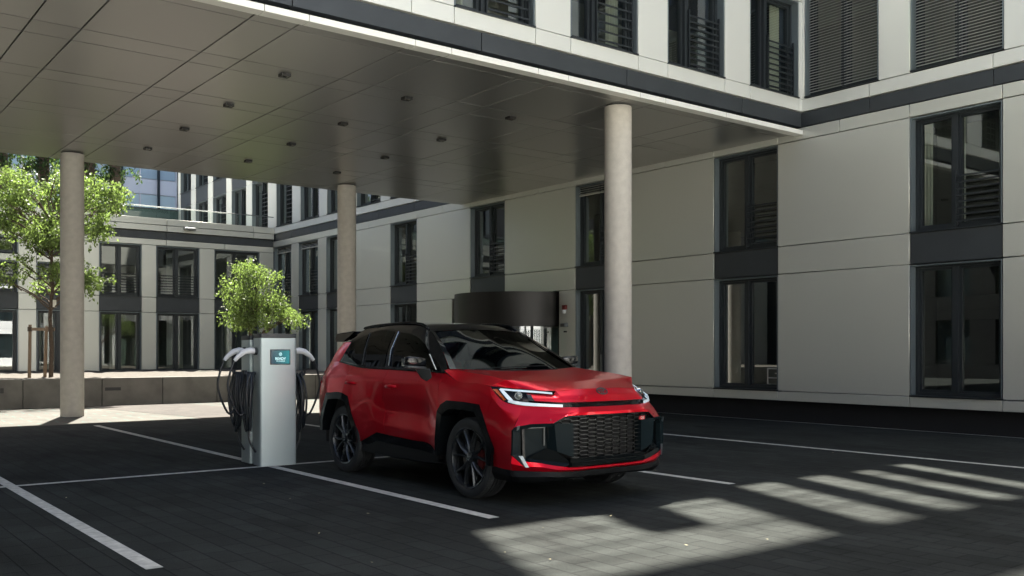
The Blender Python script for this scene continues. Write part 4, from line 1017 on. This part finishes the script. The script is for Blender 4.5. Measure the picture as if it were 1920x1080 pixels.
# ---- greenhouse
Gs = [
 [(-1.50, .822, 1.264), (-1.2, .838, 1.236), (-.908, .848, 1.207), (-.30, .860, 1.199), (.25, .866, 1.189), (.60, .868, 1.185), (.73, .866, 1.183), (.80, .85, 1.195)],
 [(-1.41, .797, 1.38), (-1.15, .79, 1.40), (-.95, .79, 1.40), (-.35, .80, 1.40), (.15, .812, 1.36), (.42, .815, 1.31), (.54, .805, 1.31), (.64, .765, 1.32)],
 [(-1.33, .765, 1.49), (-1.12, .705, 1.565), (-1.0, .688, 1.60), (-.38, .685, 1.602), (-.05, .692, 1.562), (.20, .725, 1.485), (.30, .735, 1.435), (.40, .69, 1.46)],
 [(-1.60, .70, 1.515), (-1.2, .612, 1.655), (-.95, .598, 1.675), (-.38, .592, 1.680), (-.10, .597, 1.658), (.03, .605, 1.628), (.08, .608, 1.608), (.125, .600, 1.60)]]
DG = dense(Gs, {'all': ()}, (), 6)
for s in (-1, 1):
    put(sheet_mesh(DG, s, (), 6), 'side_pillar', P_roof, 40)
    def win(name, m, pts, parent=None, off=.006):
        """pane on the greenhouse surface: pts in (u, v) of the dense grid"""
        mb = MB(); top, bot = pts; n = 10; R, C = DG.shape[0] - 1, DG.shape[1] - 1
        def at(u, v):
            i, j = v * R, u * C; i0, j0 = min(int(i), R - 1), min(int(j), C - 1); a, b = i - i0, j - j0
            p = DG[i0, j0] * (1 - a) * (1 - b) + DG[i0 + 1, j0] * a * (1 - b) + DG[i0, j0 + 1] * (1 - a) * b + DG[i0 + 1, j0 + 1] * a * b
            return (p[0], s * (p[1] + off), p[2] + off * .5)
        T_ = crspl([(*q, 0) for q in top], (), 4); B_ = crspl([(*q, 0) for q in bot], (), 4)
        for k in range(len(T_) - 1):
            for r in range(6):
                g = lambda kk, rr: at(*(T_[kk] * (1 - rr / 6) + B_[kk] * (rr / 6))[:2]); mb.quad(g(k, r), g(k + 1, r), g(k + 1, r + 1), g(k, r + 1))
        return put(mb, name, m, 60)
    win('quarter_window', P_priv, ([(.02, .62), (.10, .645), (.185, .65), (.263, .652)], [(.02, .035), (.10, .035), (.19, .035), (.272, .035)]))
    win('rear_window', P_priv, ([(.292, .655), (.34, .66), (.385, .66), (.412, .655)], [(.30, .035), (.33, .035), (.36, .035), (.402, .035)]))
    win('front_window', P_side, ([(.446, .655), (.52, .66), (.62, .655), (.70, .62), (.775, .45)], [(.44, .035), (.52, .035), (.62, .035), (.70, .035), (.775, .035)]))
    win('front_quarter_window', P_side, ([(.79, .42), (.82, .33), (.85, .20)], [(.79, .035), (.82, .035), (.85, .035)]))
    C_ = DG.shape[1] - 1
    def gpt(u, v, off=.012):
        i, j = v * (DG.shape[0] - 1), u * C_; p = DG[int(round(i)), int(round(j))]; return (p[0], s * (p[1] + off), p[2])
    put(MB().tube([gpt(.285, .05), gpt(.28, .35), gpt(.278, .64)], .006, 6), 'window_divider', P_grey, 60)
    put(MB().tube([gpt(.435, .05), gpt(.43, .35), gpt(.432, .64)], .009, 6), 'window_divider', P_chrome, 60)
    put(MB().tube([gpt(.783, .05, .016), gpt(.783, .25, .016), gpt(.783, .42, .014)], .006, 6), 'window_divider', P_chrome, 60)
    rl = crspl([(-1.32, s * .60, 1.655), (-1.18, s * .597, 1.670), (-.78, s * .582, 1.690), (-.213, s * .58, 1.688), (-.04, s * .582, 1.664), (.06, s * .59, 1.618)], (), 6)
    t = MB().tube(rl, [.012] + [.018] * (len(rl) - 2) + [.012], 8); put(t, 'roof_rail', P_blk, 60)
Rf = [
 [(-1.90, .60, 1.50), (-1.60, .70, 1.515), (-1.2, .612, 1.655), (-.95, .598, 1.675), (-.38, .592, 1.680), (-.10, .597, 1.658), (.03, .605, 1.628), (.125, .600, 1.60)],
 [(-1.93, .30, 1.56), (-1.65, .35, 1.61), (-1.2, .33, 1.682), (-.95, .32, 1.70), (-.38, .32, 1.704), (-.10, .32, 1.682), (.05, .31, 1.65), (.163, .30, 1.618)],
 [(-1.94, 0, 1.57), (-1.65, 0, 1.625), (-1.2, 0, 1.69), (-.95, 0, 1.708), (-.38, 0, 1.712), (-.10, 0, 1.69), (.06, 0, 1.655), (.178, 0, 1.622)]]
put(sheet_mesh(full(np.transpose(dense(Rf, {'all': ()}, (), 6), (1, 0, 2))), -1, (), 6), 'roof', P_roof, 50)
Ws = [
 [(.122, .585, 1.597), (.162, .30, 1.614), (.176, 0, 1.619)],
 [(.455, .688, 1.418), (.525, .36, 1.424), (.548, 0, 1.426)],
 [(.815, .805, 1.212), (.915, .42, 1.20), (.95, 0, 1.19)]]
put(sheet_mesh(full(dense(Ws, (), (), 8)), -1, (), 8), 'windshield', P_glass, 60)
for s in (-1, 1):   # glossy screen pillars
    D = dense([[(.128, s * .602, 1.604), (.46, s * .700, 1.432), (.812, s * .832, 1.215)], [(.122, s * .565, 1.603), (.47, s * .655, 1.432), (.84, s * .77, 1.214)]], (), (), 6)
    put(sheet_mesh(D, 1, (), 6), 'screen_pillar', P_roof, 60)
put(MB().tube([(.86, -.72, 1.206), (.97, -.35, 1.196), (1.0, .1, 1.193), (.97, .42, 1.196)], .008, 6).tube([(.93, -.60, 1.215), (.90, -.1, 1.232), (.90, .35, 1.235)], .006, 6), 'wiper', P_mat, 60)
# rear end
put(sheet_mesh(full(dense([[(-1.56, .735, 1.492), (-1.60, .4, 1.55), (-1.60, 0, 1.56)], [(-1.79, .775, 1.27), (-1.86, .4, 1.27), (-1.87, 0, 1.27)]], (), (), 4)), -1, (), 4), 'rear_screen', P_priv, 60)
put(sheet_mesh(full(dense([[(-1.80, .78, 1.27), (-1.87, .4, 1.27), (-1.88, 0, 1.27)], [(-1.95, .83, 1.07), (-2.02, .4, 1.08), (-2.03, 0, 1.08)], [(-1.99, .845, .82), (-2.05, .4, .82), (-2.06, 0, .82)], [(-1.955, .85, .56), (-2.02, .4, .56), (-2.03, 0, .56)], [(-1.90, .84, .45), (-1.96, .4, .40), (-1.96, 0, .40)]], (), (), 4)), -1, (), 4), 'tailgate', P_red, 60)
for s in (-1, 1): put(MB().prism([(-1.86, s * .84, 1.13), (-1.93, s * .80, 1.13), (-1.99, s * .80, 1.05), (-1.95, s * .86, 1.05)], (0, 0, -.045)), 'tail_lamp', P_tail, 30)
sp_ = MB().prism([(-1.50, -.66, 1.575), (-1.50, .66, 1.575), (-1.86, .655, 1.552), (-1.94, .5, 1.545), (-1.94, -.5, 1.545), (-1.86, -.655, 1.552)], (0, 0, .05))
for s in (-1, 1): sp_.prism([(-1.45, s * .665, 1.615), (-1.70, s * .672, 1.612), (-1.88, s * .665, 1.598), (-1.90, s * .68, 1.535), (-1.78, s * .735, 1.50), (-1.58, s * .742, 1.50)], (0, -s * .05, 0))
put(sp_, 'rear_spoiler', P_roof, 25)
# mirrors
for s in (-1, 1):
    mo = empty('door_mirror'); mo.parent = CAR
    def shell(z0, z1, g):
        mb = MB(); lay = []
        prof = [(.0, 0.0), (.10, .02), (.22, .012), (.238, -.02), (.225, -.075), (.03, -.085)]
        for z, k in ((z0, .92), (z0 + (z1 - z0) * .25, 1), (z0 + (z1 - z0) * .8, 1.0), (z1, .86)):
            i = len(mb.v); mb.v += [(.475 + (x + .03) * k * g, s * (.905 + .12 + (y - .12) * k), z + (y * .07)) for y, x in prof]; lay.append(i)
        n = len(prof)
        for a, b in zip(lay, lay[1:]):
            for k in range(n): mb.f.append((a + k, a + (k + 1) % n, b + (k + 1) % n, b + k))
        mb.f.append(tuple(lay[0] + k for k in range(n))[::-1]); mb.f.append(tuple(lay[-1] + k for k in range(n)))
        return mb
    put(shell(1.237, 1.325, 1.0), 'mirror_cap', P_roof, 50, mo, bevel=.012)
    put(shell(1.206, 1.234, 1.02), 'mirror_base', P_grey, 50, mo, bevel=.006)
    put(MB().prism([(.50, s * .985, 1.212), (.56, s * .90, 1.212), (.585, s * .885, 1.105), (.52, s * .90, 1.08), (.45, s * .93, 1.12), (.43, s * .985, 1.212)], (-.05, s * -.02, 0)), 'mirror_arm', P_grey, 25, mo, bevel=.006)
    put(MB().prism([(.385, s * .93, 1.235), (.385, s * 1.12, 1.245), (.385, s * 1.12, 1.315), (.385, s * .94, 1.31)], (-.006, 0, 0)), 'mirror_glass', P_lens, 25, mo)
# cabin
c = MB().prism([(.60, -.78, 1.10), (.92, -.75, 1.15), (.92, .75, 1.15), (.60, .78, 1.10)], (0, 0, .03)); put(c, 'dashboard', P_seat, 30)
put(MB().tube([Vector((.42, .36, 1.10)) + Vector((.08 * math.sin(t), .185 * math.cos(t), .165 * math.sin(t))) for t in np.linspace(0, 2 * math.pi, 25)], .016, 8), 'steering_wheel', P_seat, 60)
for y in (-.36, .36):
    se = MB().prism([(-.10, y - .22, .75), (-.10, y + .22, .75), (-.34, y + .20, 1.30), (-.34, y - .20, 1.30)], (-.12, 0, 0)).prism([(-.33, y - .12, 1.33), (-.33, y + .12, 1.33), (-.38, y + .11, 1.48), (-.38, y - .11, 1.48)], (-.08, 0, 0)); put(se, 'front_seat', P_seat, 30, bevel=.03)
# ---- wheels
tp = [(.284, -.098), (.296, -.110), (.335, -.119), (.366, -.110), (.379, -.092), (.382, -.06)]
for k in (-.045, -.012, .020, .052): tp += [(.3825, k - .012), (.374, k - .009), (.374, k - .003), (.3825, k)]
tp += [(.382, .07), (.379, .092), (.366, .110), (.335, .119), (.296, .110), (.284, .098)]
def tread(mb):
    for j in range(84):
        a = 2 * math.pi * j / 84
        for y0, y1, r0, r1 in ((.078, .108, .3815, .3705), (-.108, -.078, .3705, .3815)):
            p = lambda t, r, y: (r * math.cos(t), y, r * math.sin(t)); da = .022
            yy = (y0, r0 + .003), (y1, r1 + .003)
            mb.quad(p(a, yy[0][1], y0), p(a + da, yy[0][1], y0), p(a + da + .01, yy[1][1], y1), p(a + .01, yy[1][1], y1))
            mb.quad(p(a, yy[0][1], y0), p(a + .01, yy[1][1], y1), p(a + .01, yy[1][1] - .006, y1), p(a, yy[0][1] - .006, y0)); mb.quad(p(a + da, yy[0][1], y0), p(a + da + .01, yy[1][1], y1), p(a + da + .01, yy[1][1] - .006, y1), p(a + da, yy[0][1] - .006, y0))
    return mb
def wheel(x, s, rot, front):
    """s=-1: outer face towards -y"""
    w = empty('wheel', (x, s * .80, .382)); w.parent = CAR
    o = s
    put(tread(MB().lathe(tp, 72, axis='y')), 'tyre', P_tyre, 35, w)
    r = MB().lathe([(.290, o * .112), (.286, o * .114), (.272, o * .108), (.264, o * .085), (.255, o * .0), (.262, -o * .10)], 56, axis='y'); put(r, 'rim', P_rim, 40, w)
    spk = MB()
    for k in range(5):
        for sg in (-1, 1):
            a = rot + 2 * math.pi * k / 5; a1 = a + sg * .33; a0 = a + sg * .14
            d0, d1 = (math.cos(a0), math.sin(a0)), (math.cos(a1), math.sin(a1)); n0 = (-d0[1], d0[0]); n1 = (-d1[1], d1[0])
            P = []
            for (d, n, rr, ww, yy) in ((d0, n0, .045, .020, .096), ((d0[0] * .6 + d1[0] * .4, d0[1] * .6 + d1[1] * .4), n1, .15, .0155, .104), (d1, n1, .270, .0125, .102)):
                for q in (-1, -.35, .35, 1): P.append((d[0] * rr + n[0] * ww * q, o * (yy - (.016 if abs(q) == 1 else 0)), d[1] * rr + n[1] * ww * q))
                for q in (-1, 1): P.append((d[0] * rr + n[0] * ww * q, o * (yy - .055), d[1] * rr + n[1] * ww * q))
            i = len(spk.v); spk.v += P
            for seg in (0, 1):
                A, B = i + seg * 6, i + seg * 6 + 6
                for u, v in ((0, 1), (1, 2), (2, 3), (4, 0), (3, 5)): spk.f.append((A + u, A + v, B + v, B + u))
    put(spk, 'spoke', P_rim, 30, w)
    put(MB().lathe([(0, o * .108), (.026, o * .107), (.034, o * .100), (.060, o * .094), (.066, o * .05)], 24, axis='y'), 'hub_cap', P_rim, 40, w)
    put(MB().tube([(.022 * math.cos(t), o * .108, .022 * math.sin(t)) for t in np.linspace(0, 6.283, 20)], .0025, 5).tube([(.008 * math.cos(t), o * .108, .018 * math.sin(t)) for t in np.linspace(0, 6.283, 16)], .002, 5), 'hub_mark', P_chrome, 60, w)
    put(MB().lathe([(.06, o * .05), (.168, o * .05), (.168, o * .03), (.06, o * .03)], 40, axis='y'), 'brake_disc', P_disc, 40, w)
    put(MB().lathe([(.25, -o * .02), (.06, -o * .02)], 24, axis='y'), 'wheel_backing', P_dark, 40, w)
    if front:
        ca_ = MB(); A = [R_(t) for t in range(-28, 33, 6)]
        for a, b in zip(A, A[1:]):
            f = lambda t, r, y: (-r * math.cos(t) , o * y, r * math.sin(t))
            for r0, r1, y in ((.118, .190, .072),): ca_.quad(f(a, r0, y), f(b, r0, y), f(b, r1, y), f(a, r1, y)); ca_.quad(f(a, r1, y), f(b, r1, y), f(b, r1, .02), f(a, r1, .02)); ca_.quad(f(a, r0, y), f(b, r0, y), f(b, r0, .02), f(a, r0, .02))
        ca_.v = [(-x, y, z) for x, y, z in ca_.v]; put(ca_, 'brake_caliper', P_cal, 30, w)
for s in (-1, 1):
    wheel(1.235, s, .30, True); wheel(-1.235, s, .95, False)
